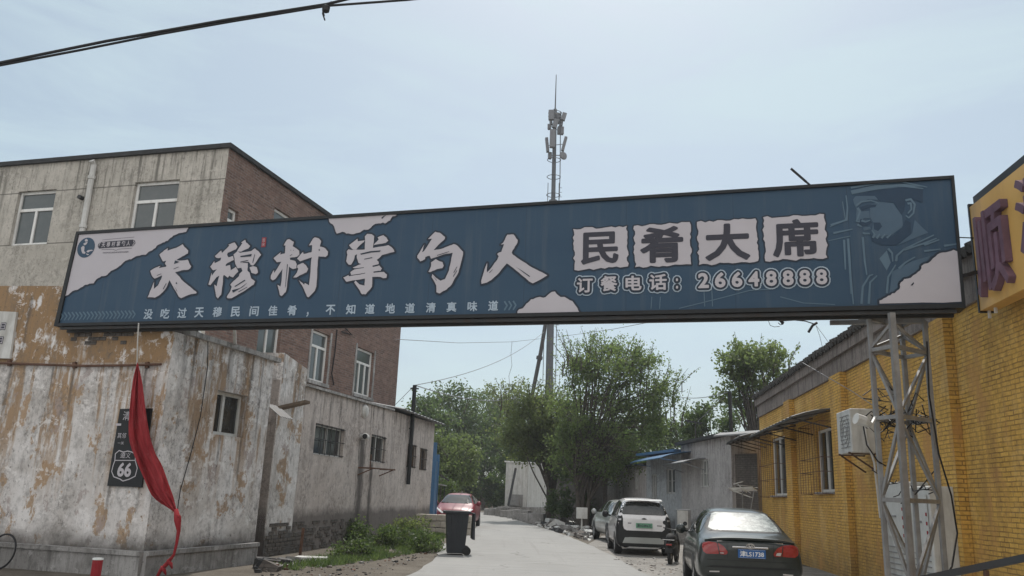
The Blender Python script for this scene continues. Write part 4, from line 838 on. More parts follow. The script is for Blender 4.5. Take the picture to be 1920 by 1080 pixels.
m = MB(); m.hexa([Y0+NY*.06+Vector((0, 0, 4.4)), q0+NY*.06+Vector((0, 0, 4.4)), q0-NY*.3+Vector((0, 0, 4.4)), Y0-NY*.3+Vector((0, 0, 4.4)), Y0+NY*.06+Vector((0, 0, 4.78)), q0+NY*.06+Vector((0, 0, 4.78)), q0-NY*.3+Vector((0, 0, 4.78)), Y0-NY*.3+Vector((0, 0, 4.78))])
m.hexa([x+Vector((0, 0, z)) for z in (4.78, 5.04) for x in (Y0+NY*.14, q0+NY*.14, q0-NY*.3, Y0-NY*.3)]); m.build('frieze', M['frieze'], b4)
for x0, x1 in ((1590, 1568), (1489, 1478), (1800, 1772)):
    u0, u1 = sorted((uy(x0, 760), uy(x1, 760))); u0 = max(u0, .1)
    m = MB(); m.hexa([Y0+DY*u+NY*o+Vector((0, 0, z)) for z in (0, 4.4) for u, o in ((u0, .14), (u1, .14), (u1, .005), (u0, .005))]); m.build('pilaster', M['brickY'], b4)
m = MB(); nr = int(LY/.2)
for i in range(nr):
    u = i*.2; j = rr.uniform(-.02, .02); c = Y0+DY*(u+.1)+NY*(.24+j)
    a = c+Vector((0, 0, 5.05+j*.5)); b = c-NY*3.6+Vector((0, 0, 6.6)); m.tube([a, b], .085, 6)
m.hexa([Y0+NY*.2+Vector((0, 0, 5.05)), q0+NY*.2+Vector((0, 0, 5.05)), q0-NY*3.4+Vector((0, 0, 6.55)), Y0-NY*3.4+Vector((0, 0, 6.55)), Y0+NY*.2+Vector((0, 0, 5.1)), q0+NY*.2+Vector((0, 0, 5.1)), q0-NY*3.4+Vector((0, 0, 6.6)), Y0-NY*3.4+Vector((0, 0, 6.6))])
m.build('roof', M['tile'], b4)
for i, h in enumerate(yw[:2]): window(b4, Y0, DY, NY, h, .1, 'slide', M['white'], M['glassdark'], .06, split=.55, sill=M['concrete'])
window(b4, Y0, DY, NY, yw[2], .1, 'slide', M['wood'], M['glassdark'], .05)
# awnings and window cages
def awning(px4, name, lab, o, mats, sag=.12, posts=()):
    (xa, ya), (xb, yb), drop = px4[0], px4[1], px4[2]
    a = yq(xa, ya); b = yq(xb, yb); n_ = 28; m = MB(); g = b-a; t_ = thing(name, lab, 'awning', a)
    for i in range(n_):
        f0, f1 = i/n_, (i+1)/n_; r0 = .02*(i % 2); r1 = .02*((i+1) % 2)
        for k in range(3):
            c0, c1 = k/3, (k+1)/3
            P_ = lambda f, c, r_: a+g*f+NY*(o*c)+Vector((0, 0, r_-drop*c**1.6))
            m.hexa([P_(f0, c0, r0), P_(f1, c0, r1), P_(f1, c1, r1), P_(f0, c1, r0), P_(f0, c0, r0+.008), P_(f1, c0, r1+.008), P_(f1, c1, r1+.008), P_(f0, c1, r0+.008)])
    m.build('sheet', mats, t_, org=None); m = MB()
    for f in (.02, .35, .68, .98):
        p = a+g*f; m.bar(p+NY*.01-Vector((0, 0, .45)), p+NY*o*.95-Vector((0, 0, drop+.03)), .03); m.bar(p-Vector((0, 0, .04)), p+NY*o-Vector((0, 0, drop+.04)), .03)
    m.bar(a+NY*o-Vector((0, 0, drop+.03)), b+NY*o-Vector((0, 0, drop+.03)), .035); m.build('frame', M['darkmetal'], t_); return t_
awning(((1564, 765), (1466, 806), .22), 'awning', 'corrugated grey tin awning over the nearer window of the yellow building', .95, M['tin'])
awning(((1447, 808), (1416, 822), .2), 'awning', 'short tin awning at the far end of the yellow building', 1.0, M['tin'])
for (u0, u1, z0, z1), lb in zip(yw[:2], ('rusty iron window cage below the tin awning on the yellow wall', 'rusty iron window cage on the farther window of the yellow wall')):
    t = MB(); u1 += .5; o_ = .3; z0 -= .05; z1 += .1
    f = lambda u, o, z: Y0+DY*u+NY*o+Vector((0, 0, z))
    for k in range(9): u = u0+(u1-u0)*k/8; t.bar(f(u, o_, z0), f(u, o_, z1), .009)
    for z in (z0, z0+.5, (z0+z1)/2, z1): t.bar(f(u0, o_, z), f(u1, o_, z), .012); t.bar(f(u0, .01, z), f(u0, o_, z), .016); t.bar(f(u1, .01, z), f(u1, o_, z), .016)
    tag(t.build('window_cage', M['rust']), lb, 'window cage')
# wall air conditioner
q = yq(1604, 811, .35)-NY*.25; t = thing('air_conditioner', 'old white air conditioner box hung high on the yellow wall beside the lattice tower', 'air conditioner', q)
m = MB(); m.box(q+NY*.25, (.44, .95, .84), -YA); m.build('case', M['offwhite'], t, bevel=.02)
m = MB()
for k in range(9): m.bar(q+NY*.475+DY*(-.4)+Vector((0, 0, -.3+k*.075)), q+NY*.475+DY*.22+Vector((0, 0, -.3+k*.075)), .012)
for k in range(3): m.lathe(q+NY*.474-DY*.09, [(.10+.1*k, 0), (.11+.1*k, .008), (.12+.1*k, 0)], 24, NY)
m.build('grille', M['galv'], t)
m = MB()
for s_ in (-.35, .35): m.bar(q+DY*s_-Vector((0, 0, .42)), q+DY*s_+NY*.5-Vector((0, 0, .42)), .04); m.bar(q+DY*s_-Vector((0, 0, .75)), q+DY*s_+NY*.45-Vector((0, 0, .44)), .03)
m.build('bracket', M['rust'], t)
m = MB(); a = q-DY*.45; m.tube([a+NY*.2+Vector((0, 0, .1)), a-DY*.12+NY*.22+Vector((0, 0, -.15)), a-DY*.1+NY*.1+Vector((0, 0, -.6)), a-DY*.1+NY*.06+Vector((0, 0, -1.6))], .022, 6); m.build('hose', M['offwhite'], t)
# small box camera / lamp on the tower's cross bar
a = at(0, 2.68); t = thing('floodlight', 'small white floodlight on a short arm beside the air conditioner', 'lamp', a)
m = MB(); b = P(1618, 790, a.y-.1); m.bar(a, b+Vector((.1, 0, -.05)), .03); m.build('arm', M['white'], t); m = MB(); m.tube([b+Vector((-.1, -.02, .03)), b+Vector((.02, 0, 0)), b+Vector((.1, .02, -.04))], [.075, .07, .04], 8); m.build('lamp', M['offwhite'], t); m = MB(); m.tube([b+Vector((0, 0, -.05)), b+Vector((.03, 0, -.3)), b+Vector((.18, .05, -.5)), b+Vector((.3, .1, -.55))], .01, 5); m.build('cord', M['wire'], t)
t = MB()
for k in range(26):
    z = rr.choice((2.68, 2.7, 2.72, 3.0, 1.9)); p0 = at(0, z).lerp(at(2, z), rr.random()); t.tube([p0+Vector((rr.uniform(-.15, .15), rr.uniform(0, .3), rr.uniform(-.1, .15))) + Vector((sin(k+i)*.09, cos(i*2+k)*.06, -.08*i*rr.random())) for i in range(5)], .008, 5)
tag(t.build('cable_bundle', M['wire']), 'tangle of loose cables caught in the lattice tower', 'cables', kind='stuff')
t = MB(); t.tube([P(x, y, Y) for x, y, Y in ((1738, 640, 10.5), (1742, 740, 10.6), (1760, 850, 10.75), (1784, 930, 10.85), (1795, 1000, 10.85), (1785, 1062, 10.7), (1770, 1090, 10.5))], .012, 6); tag(t.build('cable', M['wire']), 'long dark cable looping down the yellow wall right of the lattice tower', 'cable')
# cabinet air conditioners behind the tower
def cabinet(xa, xb, ytop, lab, off):
    a = yq(xa, 1000, off); b = yq(xb, 1000, off); c = (a+b)/2; wd = abs((b-a).dot(DY)); h = V(xb, ytop, Y0+NY*off, DY).z; c.z = 0
    t_ = thing('outdoor_unit', lab, 'air conditioner', c, 'white cabinet units by the yellow wall')
    m = MB(); m.box(c+Vector((0, 0, .12+(h-.12)/2))-NY*.19, (.36, wd, h-.12), -YA); m.build('case', M['offwhite'], t_, bevel=.02)
    m = MB(); m.hexa([c+DY*(s_*wd*.42)+NY*o+Vector((0, 0, z)) for z in (h*.55, h*.93) for s_, o in ((-1, .001), (1, .001), (1, .008), (-1, .008))]); m.build('panel', M['offwhite'], t_)
    m = MB()
    for k in range(7): z = h*.2+k*h*.045; m.bar(c-DY*wd*.4+NY*.006+Vector((0, 0, z)), c+DY*wd*.4+NY*.006+Vector((0, 0, z)), .014)
    m.bar(c-DY*wd*.1+NY*.01+Vector((0, 0, h*.72)), c+DY*wd*.12+NY*.01+Vector((0, 0, h*.72)), .03); m.build('grille', M['galv'], t_)
    m = MB(); 
    for k in range(5): m.box(c+NY*.012-DY*(wd*.36)+Vector((0, 0, h*(.5+k*.07))), (.004, .05, .05), -YA)
    m.build('sticker', M['red'], t_)
    m = MB()
    for s_ in (-.4, .4): m.box(c+DY*wd*s_+Vector((0, 0, .06))-NY*.19, (.36, .06, .12), -YA)
    m.build('foot', M['darkmetal'], t_)
    return t_
cabinet(1703, 1657, 905, 'white cabinet air conditioner with a red sticker column behind the tower, farther along the wall', .50)
cabinet(1746, 1710, 912, 'white cabinet air conditioner with vents behind the tower, closer to the viewer', .50)
# yellow fascia board with raised characters
bz0, bz1 = 4.27, 5.85; ub = uy(1818, 480)
t = thing('shop_sign', 'orange yellow shop signboard with raised purple characters above the yellow wall', 'signboard', Y0+DY*ub+NY*.35+Vector((0, 0, bz0)))
PB = Plane(Y0+NY*.34+DY*ub, -DY, n=NY); pc = [PB.px(*q) for q in ((1815, 391), (1920, 309), (1920, 546), (1840, 582))]
z1 = pc[0].y; z0 = pc[3].y; uL = max(pc[0].x, pc[3].x)-.03
M['yel'] = paint('sign orange', (.66, .40, .12), .5, var=.07, scale=1.5, dirt=(.52, .30, .11)); M['purple'] = paint('faded purple', (.15, .085, .12), .5, var=.25, scale=5)
m = MB(); m.hexa([PB.pt(u, v, o) for o in (-.2, 0) for u, v in ((uL, z0), (uL+7, z0), (uL+7, z1), (uL, z1))]); m.build('board', M['yel'], t)
m = MB(); m.bar(PB.pt(uL-.02, z1+.025, -.09), PB.pt(uL+7, z1+.025, -.09), .05, .26, up=Vector((0, 0, 1))); m.bar(PB.pt(uL-.02, z0-.02, -.1), PB.pt(uL-.02, z1+.05, -.1), .22, .04, up=DY); m.build('edge_trim', M['black'], t)
def raised(ch, cx, cy, hw, hh, dp):
    m = MB(); vs, fs, lp, (x0, y0, x1, y1) = heavy(ch, .014)
    f = lambda v: Vector((cx+(v[0]-(x0+x1)/2)*2*hw/(x1-x0), cy+(v[1]-(y0+y1)/2)*2*hh/(y1-y0)))
    PB.flat(m, [f(v) for v in vs], fs, dp)
    bd = {}
    for fc in fs:
        for i in range(len(fc)):
            e = (fc[i], fc[(i+1) % len(fc)]); k = (e[1], e[0])
            if k in bd: del bd[k]
            else: bd[e] = 1
    for a, b in bd: p, q = f(vs[a]), f(vs[b]); m.quad(PB.pt(p.x, p.y, .003), PB.pt(q.x, q.y, .003), PB.pt(q.x, q.y, dp), PB.pt(p.x, p.y, dp))
    m.build('raised_character', M['purple'], t)
c = PB.px(1868, 465); c2 = PB.px(1868, 405); raised('顺', c.x, c.y-.02, .42, .54, .09)
c3 = PB.px(1905, 440); raised('添', uL+1.78, c.y+.12, .42, .46, .09)
m = MB(); a = PB.pt(uL+.02, z0, -.1); m.bar(a, a-Vector((0, 0, .1)), .03); b = PB.pt(uL+.2, z0, -.1); m.bar(b, b-Vector((0, 0, .07)), .03); m.build('bracket', M['white'], t)
t = MB(); t.bar(PS.pt(crn[1].x, .45, -.1), PB.pt(uL, z0+.55, -.1), .05); t.bar(PS.pt(crn[1].x-.1, 1.0, -.1), PB.pt(uL, z0+1.0, -.1), .012); tag(t.build('tie_bar', M['darkmetal']), 'steel tie bar from the blue signboard to the yellow shop sign', 'bar')
# handrail in the right foreground
a = P(1700, 1092, 7.2); b = P(1932, 1044, 6.2); t = thing('handrail', 'brown steel handrail at the lower right corner', 'railing', Vector((a.x, a.y, 0)))
d = (b-a).normalized(); a = a-d*1.2; b = b+d*.8; m = MB(); m.bar(a, b, .055, .05); m.build('top_rail', M['darkmetal'], t); m = MB()
for k in range(9): p = a.lerp(b, k/8); m.bar(p-Vector((0, 0, .03)), Vector((p.x, p.y, 0)), .03)
m.bar(a-Vector((0, 0, .7)), b-Vector((0, 0, .7)), .04); m.build('balusters', M['rust'], t)

# ---------------------------------------------------------------- small houses farther on the right
def house(lab, xa, xb, Ya, Yb, ytop, mat, wins, deep=5, roofm='tar', eave=.25, wind=1):
    """front wall between two pixel columns at distances Ya (left, far) and Yb (right, near)"""
    a = P(xa, 930, Ya); b = P(xb, 930, Yb); a.z = b.z = 0; D = (a-b); ln = D.length; D.normalize(); n_ = facing(D, Vector((-1, -.3, 0))); h = V(xb, ytop, b, D).z
    t_ = thing('lane_house', lab, 'house', (a+b)/2); hs = [hole(b, D, *w) for w in wins]
    m = MB(); wall_face(m, b, D, ln, 0, h, h, hs, n_, .14); m.quad(b, b-n_*deep, b-n_*deep+Vector((0, 0, h)), b+Vector((0, 0, h))); m.quad(a, a-n_*deep, a-n_*deep+Vector((0, 0, h)), a+Vector((0, 0, h))); m.build('wall', mat, t_)
    m = MB(); p = [b+n_*eave-D*.15, a+n_*eave+D*.1, a-n_*deep+D*.1, b-n_*deep-D*.15]; m.hexa([x+Vector((0, 0, h)) for x in p]+[x+Vector((0, 0, h+.12)) for x in p]); m.build('roof', M[roofm], t_)
    for i, hh_ in enumerate(hs):
        dr = hh_[2] < .5
        window(t_, b, D, n_, hh_, .09, 'slide' if not dr else 'none', M['white'] if not dr else M['bluemetal'], M['glass'] if not dr else M['wood'], .06, bars=None if dr else (6, M['offwhite'], .03))
    return t_, b, D, n_, h, ln
M['houseG'] = plaster_mat('grey house render', (.40, .375, .365), (.48, .455, .445), (.15, .14, .135), None, zt=4.0); M['houseB'] = plaster_mat('bluish house render', (.36, .375, .39), (.46, .48, .49), (.14, .14, .14), None, zt=4.0)
h1_, hb, hD, hn, hh1, hl = house('grey rendered lane house with a barred window and narrow awning beside the yellow building', 1278, 1373, 36, 29.5, 816, M['houseG'], [((1315, 863), (1328, 860), (1315, 914), (1328, 913))])
house('bluish grey lane house with tall windows behind the white hatchback', 1212, 1282, 41, 36.2, 848, M['houseB'], [((1249, 880), (1265, 877), (1250, 926), (1266, 925)), ((1222, 890), (1231, 888), (1223, 940), (1232, 940))], roofm='bluemetal', eave=.5)
house('low dark lane house farthest back on the right, half hidden by trees', 1128, 1214, 51, 41.5, 873, M['houseG'], [((1192, 888), (1197, 886), (1192, 918), (1197, 918)), ((1160, 900), (1167, 899), (1160, 940), (1167, 941))])
def slab_awn(lab, A_, D_, n_, u0, u1, z, out, drop, mat):
    t_ = MB(); a = A_+D_*u0; b = A_+D_*u1; k = 10
    for i in range(k):
        c0, c1 = i/k, (i+1)/k; p = lambda x, c, o: x+n_*(out*c)+Vector((0, 0, z-drop*c*c+o))
        t_.hexa([p(a, c0, 0), p(b, c0, 0), p(b, c1, 0), p(a, c1, 0), p(a, c0, .03), p(b, c0, .03), p(b, c1, .03), p(a, c1, .03)])
    for x in (a, b): t_.bar(x+Vector((0, 0, z-.45)), x+n_*out+Vector((0, 0, z-drop-.02)), .03)
    return tag(t_.build('awning', mat), lab, 'awning')
slab_awn('thin pale awning sheet over the window of the grey lane house', hb, hD, hn, 3.0, 6.2, 3.15, .9, .18, M['tin'])
a = P(1292, 930, 35.0); a.z = 0; slab_awn('blue sheet awning over the bluish lane house entrance', a, hD, hn, -.5, 5.5, 3.5, 1.3, .3, M['bluemetal'])
t = MB(); t.hexa([P(1338, 819, 28.2), P(1430, 813, 27.4), P(1428, 809, 29), P(1350, 814, 29.5)]+[x+Vector((0, 0, .05)) for x in (P(1338, 819, 28.2), P(1430, 813, 27.4), P(1428, 809, 29), P(1350, 814, 29.5))]); tag(t.build('awning', M['tin']), 'tin sheet bridging the gap between the yellow building and the grey lane house', 'awning')
# block in dark brick stands for the shaded recess between them
a = P(1376, 930, 29.6); b = P(1422, 930, 28.6); a.z = b.z = 0; t = MB(); t.hexa([a, b, b+Vector((.5, 3, 0)), a+Vector((.5, 3, 0))]+[x+Vector((0, 0, 3.2)) for x in (a, b, b+Vector((.5, 3, 0)), a+Vector((.5, 3, 0)))]); tag(t.build('recess_block', M['brickG']), 'dark brick block standing for the shaded recess beside the yellow building', 'infill')
# pole and aerial over the grey house
a = P(1371, 800, 30.5); t = MB(); b = P(1368, 734, 30.5); t.tube([Vector((a.x, a.y, 3.9)), b], .07, 8); tag(t.build('wire_pole', M['black']), 'short black pole on the roof of the grey lane house', 'pole'); poleR = b.copy()
a = P(1318, 800, 34); t = thing('aerial', 'roof television aerial with slanting mast above the grey lane house', 'aerial', a)
m = MB(); m.bar(P(1285, 788, 34), P(1316, 794, 34), .05); m.bar(P(1304, 791, 34), P(1304, 826, 34), .04)
for k in range(5): q = P(1286+k*7, 789+k*1.2, 34); m.bar(q-Vector((.0, .4, 0)), q+Vector((0, .4, 0)), .02)
m.build('boom', M['darkmetal'], t); m = MB(); m.bar(P(1308, 790, 34), P(1357, 745, 31), .02); m.build('stay_wire', M['greywire'], t)
# folded drying rack with sticks, pale barrel, sacks
q = G(1395, 1010); Yk = 27; t = thing('drying_rack', 'folded white wire drying rack standing in front of the yellow building', 'rack', P(1392, 1000, Yk))
m = MB()
R5 = random.Random(4)
for i in range(13): f = i/12; m.bar(P(1366+f*10, 915+f*7, Yk+f*.6), P(1410+f*10, 913+f*7, Yk+f*.6), .012)
for f in (0, .5, 1): m.bar(P(1366+f*44, 915-f*2, Yk), P(1376+f*44, 922-f*2, Yk+.6), .02)
for i in range(9): x = R5.uniform(1368, 1400); y = R5.uniform(906, 922); m.bar(P(x, y, Yk+R5.uniform(-.1, .3)), P(x+R5.uniform(14, 36), y+R5.uniform(-6, 16), Yk+R5.uniform(0, .5)), R5.uniform(.012, .03))
m.build('rack', M['white'], t)
m = MB(); m.bar(P(1392, 920, Yk), P(1394, 1010, Yk+.2), .03); m.bar(P(1414, 920, Yk), P(1398, 1010, Yk+.2), .03); m.build('leg', M['galv'], t)
q = P(1281, 975, 31); t = thing('metal_cabinet', 'dirty pale metal cabinet on a low plinth by the bluish lane house', 'cabinet', (q.x, q.y, 0)); m = MB(); m.box((q.x, q.y, .86), (.52, .4, .72), -.1); m.build('case', M['tin'], t, bevel=.015); m = MB(); m.box((q.x, q.y, .25), (.6, .5, .5), -.1); m.build('plinth', M['concrete'], t); m = MB(); m.box((q.x-.06, q.y-.205, .88), (.38, .01, .6), -.1); m.build('door', M['offwhite'], t)
q = P(1091, 962, 36); t = MB(); t.box(q, (.45, .3, .45)); t.bar(q-Vector((0, 0, .22)), Vector((q.x, q.y, 0)), .06); tag(t.build('meter_box', M['offwhite']), 'small white meter box on a post beside the lane rubble', 'box')

# ---------------------------------------------------------------- container cabin and blocks
c0 = P(947, 950, 62); c1 = P(1018, 950, 60); c1b = P(990, 950, 58); zc = P(960, 870, 62).z; zb0 = P(960, 950, 62).z
t = thing('container_cabin', 'white corrugated container cabin on a dark plinth under the trees', 'container', Vector((c0.x+2, 61, 0)))
a = Vector((P(948, 900, 59).x, 59, 0)); ww = P(991, 900, 59).x-a.x; dd = 6; m = MB()
def corr(p, q, z0, z1, n_, nrm):
    for i in range(n_):
        f0, f1 = i/n_, (i+1)/n_; o0 = .05*((i//2) % 2); o1 = .05*(((i+1)//2) % 2)
        x0 = p.lerp(q, f0)+nrm*o0; x1 = p.lerp(q, f1)+nrm*o1; m.quad(x0+Vector((0, 0, z0)), x1+Vector((0, 0, z0)), x1+Vector((0, 0, z1)), x0+Vector((0, 0, z1)))
ex = Vector((1.0, .15, 0)).normalized(); ey = Vector((.35, .93, 0)).normalized()
z0c, z1c = zb0+.05, zc
corr(a, a+ex*ww, z0c, z1c, 18, Vector((0, -1, 0))); m.build('end_wall', M['offwhite'], t); m = MB(); corr(a+ex*ww, a+ex*ww+ey*dd, z0c, z1c, 44, Vector((1, 0, 0))); corr(a+ey*dd, a, z0c, z1c, 44, Vector((-1, 0, 0))); m.build('side_wall', M['offwhite'], t)
m = MB(); m.hexa([x+Vector((0, 0, z)) for z in (z1c, z1c+.1) for x in (a-ex*.1-ey*.1, a+ex*(ww+.1)-ey*.1, a+ex*(ww+.1)+ey*dd, a-ex*.1+ey*dd)]); m.build('roof', M['white'], t)
m = MB(); m.hexa([x+Vector((0, 0, z)) for z in (0, z0c) for x in (a-ex*.3-ey*.5, a+ex*(ww+.6)-ey*.5, a+ex*(ww+.6)+ey*dd, a-ex*.3+ey*dd)]); m.build('plinth', M['concrete'], t)
m = MB(); m.box(a+ex*(ww*.5)+Vector((0, -.25, z0c+.45)), (.9, .4, .75)); m.build('cooling_unit', M['galv'], t)
t = MB(); t.bar(P(953, 948, 57.5), P(967, 878, 58.3), .12); tag(t.build('timber_prop', M['darkmetal']), 'dark pole leaning on the container cabin', 'pole')
bl0 = [G(x, y) for x, y in ((906, 966), (917, 967), (928, 968.5), (939, 970.5), (950, 972.5), (962, 975), (974, 978), (987, 981))]
for i, q in enumerate(bl0):
    q = q+Vector((.55, .2, 0)); m = MB(); hh_ = .46+.08*(i % 3); wd = .46+.08*(i % 2); M_ = Matrix.Rotation(-.35+rr.uniform(-.1, .1), 3, 'Z')
    m.hexa([q+M_ @ Vector((x*wd*k, y*.35*k, z)) for z, k in ((0, 1), (hh_, .92)) for x, y in ((-1, -1), (1, -1), (1, 1), (-1, 1))])
    tag(m.build('concrete_block', M['concrete'], bevel=.03), 'weathered concrete block in the row edging the lane below the container cabin', 'block', 'concrete blocks edging the lane')
# stone step and blue gatepost at the annex's far end
q = G(815, 1008); t = MB()
for i in range(5):
    for j in range(3): t.box(Vector((q.x-.75+i*.42+(j % 2)*.15, q.y+2.2+rr.uniform(-.04, .04), .13+j*.23)), (.40, .55, .21), rr.uniform(-.05, .05))
tag(t.build('stone_step', paint('pale stone', (.38, .35, .30), .9, var=.25, scale=5), bevel=.02), 'pale low stone step behind the wheelie bin', 'step')
q = Vector((W1.x-.02, W1.y+.6, 0)); t = thing('blue_gate', 'narrow blue metal gate leaf beside the far corner of the annex', 'gate', q)
m = MB(); m.bar(q, q+Vector((0, 0, 3.4)), .22); m.bar(q+Vector((.05, 1.5, 0)), q+Vector((.05, 1.5, 3.0)), .15); m.build('post', M['bluemetal'], t); m = MB(); m.hexa([q+o+Vector((0, 0, z)) for z in (.1, 2.7) for o in (Vector((.04, .15, 0)), Vector((.09, 1.4, 0)), Vector((.06, 1.4, 0)), Vector((.01, .15, 0)))]); m.build('leaf', M['bluemetal'], t)
q = P(822, 905, 42); t = thing('lean_to_roof', 'pale sheet canopy on thin posts behind the blue gate', 'canopy', Vector((q.x, q.y, 0))); m = MB(); m.hexa([q+Vector(o) for o in ((-1.6, -1, .1), (.3, -1, -.15), (.3, 2, -.15), (-1.6, 2, .1), (-1.6, -1, .16), (.3, -1, -.09), (.3, 2, -.09), (-1.6, 2, .16))]); m.build('sheet', M['tin'], t); m = MB(); m.bar(q+Vector((.2, -.8, -.16)), Vector((q.x+.2, q.y-.8, 0)), .06); m.bar(q+Vector((.2, 1.8, -.16)), Vector((q.x+.2, q.y+1.8, 0)), .06); m.bar(q+Vector((-.2, -1.0, .55)), q+Vector((.6, -1.0, .1)), .08); m.build('post', M['darkmetal'], t)
# garden wall behind the trees, dark board fence across the end of the lane
a = P(1034, 930, 56); b = P(1135, 930, 45); a.z = b.z = 0; t = MB(); d = (b-a); n_ = Vector((-d.y, d.x, 0)).normalized()*.12; hw_ = 2.5
t.hexa([x+Vector((0, 0, z)) for z in (0, hw_) for x in (a-n_, b-n_, b+n_, a+n_)]); t.hexa([x+Vector((0, 0, z)) for z in (hw_, hw_+.1) for x in (a-n_*1.5, b-n_*1.5, b+n_*1.5, a+n_*1.5)]); tag(t.build('garden_wall', M['brickG']), 'shaded brick garden wall behind the tall roadside tree', 'wall')
t = MB(); a = Vector((-9.5, 92, 0)); b = Vector((16, 96, 0)); n_ = 60
for i in range(n_): p = a.lerp(b, i/n_); t.box(p+Vector((0, 0, 1.3)), (.4, .05, 2.6+rr.uniform(-.05, .05)), .15)
tag(t.build('board_fence', M['wood']), 'dark board fence closing the far end of the lane', 'fence')

# ---------------------------------------------------------------- telecom mast
q = P(1026, 900, 64); bt = Vector((q.x, 64, 0)); tt = P(1041, 205, 64); t = thing('telecom_mast', 'tall grey tubular telecom mast crowded with panel antennas', 'mast', bt)
ax = (tt-bt).normalized(); H_ = (tt-bt).length; mp = lambda f: bt.lerp(tt, f)
M['mast'] = paint('mast grey', (.10, .105, .115), .6, .3); M['ant'] = paint('antenna grey', (.17, .175, .19), .6)
m = MB(); m.tube([mp(0), mp(.45), mp(.46), mp(.75), mp(.76), mp(1)], [.32, .28, .24, .21, .18, .15], 16); 
for f in (.45, .75): m.lathe(mp(f), [(.22, -.12), (.36, -.12), (.36, .12), (.22, .12)], 16, ax)
m.build('pole', M['mast'], t, smooth=False)
m = MB(); tip = P(1043, 140, 64); m.tube([tt, tt.lerp(tip, .5), tip], [.06, .045, .03], 6); m.build('lightning_rod', M['mast'], t)
pxm = 1534/64/ .97                                                  # pixels per metre there
def mq(x, y, o=0.0): return P(x, y, 64+o)
m = MB()
for s_ in (-1, 1):
    m.tube([mp(.30)+Vector((.50*s_, 0, 0)), mp(.80)+Vector((.46*s_, 0, 0))], .03, 5)
m.tube([mq(1048, 380), mq(1050, 330), mq(1051, 210)], .04, 5)
for y in (212, 218, 300, 332, 366): c = mq(1038-(y-300)*-.03, y); m.lathe(mp(0)+ax*((c-mp(0)).dot(ax)), [(.55, -.03), (.6, 0), (.55, .03)], 12, ax)
for k in range(40): c = mp(.32+k*.012); m.bar(c+Vector((.5, 0, 0)), c+Vector((.7, 0, 0)), .03)
m.build('ladder_rings', M['mast'], t)
ants = [(1034, 216, 12, 22, -.4, 0), (1057, 219, 9, 17, -.4, .25), (1030, 238, 7, 11, .2, 0), (1041, 232, 9, 20, -.8, .2), (1036, 260, 11, 40, -.8, 0), (1051, 245, 13, 17, .3, 0), (1026, 272, 6, 32, -.2, -.12), (1058, 270, 6, 32, -.3, .22), (1031, 292, 7, 14, .2, 0), (1046, 222, 8, 24, .5, 0), (1052, 232, 7, 12, .4, .1), (1033, 227, 6, 18, .6, -.05)]
for x, y, w_, h_, o, tl_ in ants:
    c = mq(x, y, o); m = MB(); R_ = Matrix.Rotation(tl_, 3, 'Y') @ Matrix.Rotation(rr.uniform(-.4, .4), 3, 'Z'); m.box(c, (w_/pxm, .35, h_/pxm), M=R_); m.bar(c, Vector((mp(0).x+(c.z/tt.z)*(tt.x-bt.x), 64, c.z)), .06); m.build('panel_antenna', M['ant'], t, bevel=.03)
m = MB(); c = mq(1056, 292, -.5); m.lathe(c, [(0, -.1), (.3, -.08), (.36, 0), (.3, .1), (0, .14)], 16, Vector((.5, -1, 0))); m.bar(c, mq(1040, 291), .06); m.build('dish', M['ant'], t)
t2 = MB(); t2.tube([P(998, 740, 66), P(1014, 660, 66), P(1024, 600, 66), P(1027, 560, 66)], .16, 8); t2.tube([P(1011, 674, 66), P(1012, 668, 66)], .26, 8); t2.tube([P(998, 740, 66), P(994, 790, 66), P(990, 880, 66)], .17, 8); tag(t2.build('slanting_flue', M['darkmetal']), 'dark flue pipe slanting up beside the telecom mast', 'pipe')

# ---------------------------------------------------------------- overhead wires
def sag(a, b, s_, n_=18): return [a.lerp(b, i/n_)-Vector((0, 0, s_*4*(i/n_)*(1-i/n_))) for i in range(n_+1)]
def wire(lab, pts, r, mat='wire', group=None): t_ = MB(); t_.tube(pts, r, 5); return tag(t_.build('overhead_cable', M[mat]), lab, 'cable', group)
A_ = P(-40, 130, 8); Kn = P(610, 12, 8); K2 = P(700, -12, 8)
t = thing('overhead_cable', 'pair of thick black cables tied together across the upper left sky', 'cable', Kn); m = MB()
m.tube([P(-900, 290, 8), P(-60, 130, 8), P(200, 77, 8), P(420, 38, 8), P(612, 8, 8), P(700, -14, 8), P(900, -70, 8), P(1900, -330, 8)], .016, 6); m.build('strand', M['wire'], t, smooth=True)
m = MB(); m.tube([P(-900, 296, 8), P(-60, 134, 8), P(150, 94, 8.02), P(300, 64, 8), P(430, 41, 8.01), P(612, 11, 8), P(760, 0, 8), P(960, -20, 8), P(2000, -130, 8)], .013, 6); m.build('strand', M['wire'], t, smooth=True)
m = MB(); m.lathe(Kn+Vector((.01, 0, -.04)), [(.01, -.04), (.04, -.02), (.045, .03), (.02, .06)], 8); m.tube([P(607, 14, 8), P(605, 26, 8), P(609, 38, 8)], .009, 5); m.tube([P(614, 8, 8), P(622, 3, 8)], .008, 5); m.tube([P(612, 14, 8), P(606, 20, 8), P(608, 30, 8)], .007, 5); m.build('tie', M['wire'], t)
mastp = lambda f: mp(f)
wire('thin grey wire from the annex pole towards the telecom mast', sag(poleL, P(985, 740, 60), .5), .018, 'greywire', 'thin wires over the lane')
wire('thin grey wire sagging from the brick building behind the mast', [P(742, 636, 30), P(860, 643, 40), P(960, 641, 50), P(1060, 630, 50), P(1150, 617, 40), P(1260, 596, 25)], .012, 'greywire', 'thin wires over the lane')
wire('thin grey wire rising from the annex pole to the mast', sag(poleL, P(1020, 622, 62), .6), .014, 'greywire', 'thin wires over the lane')
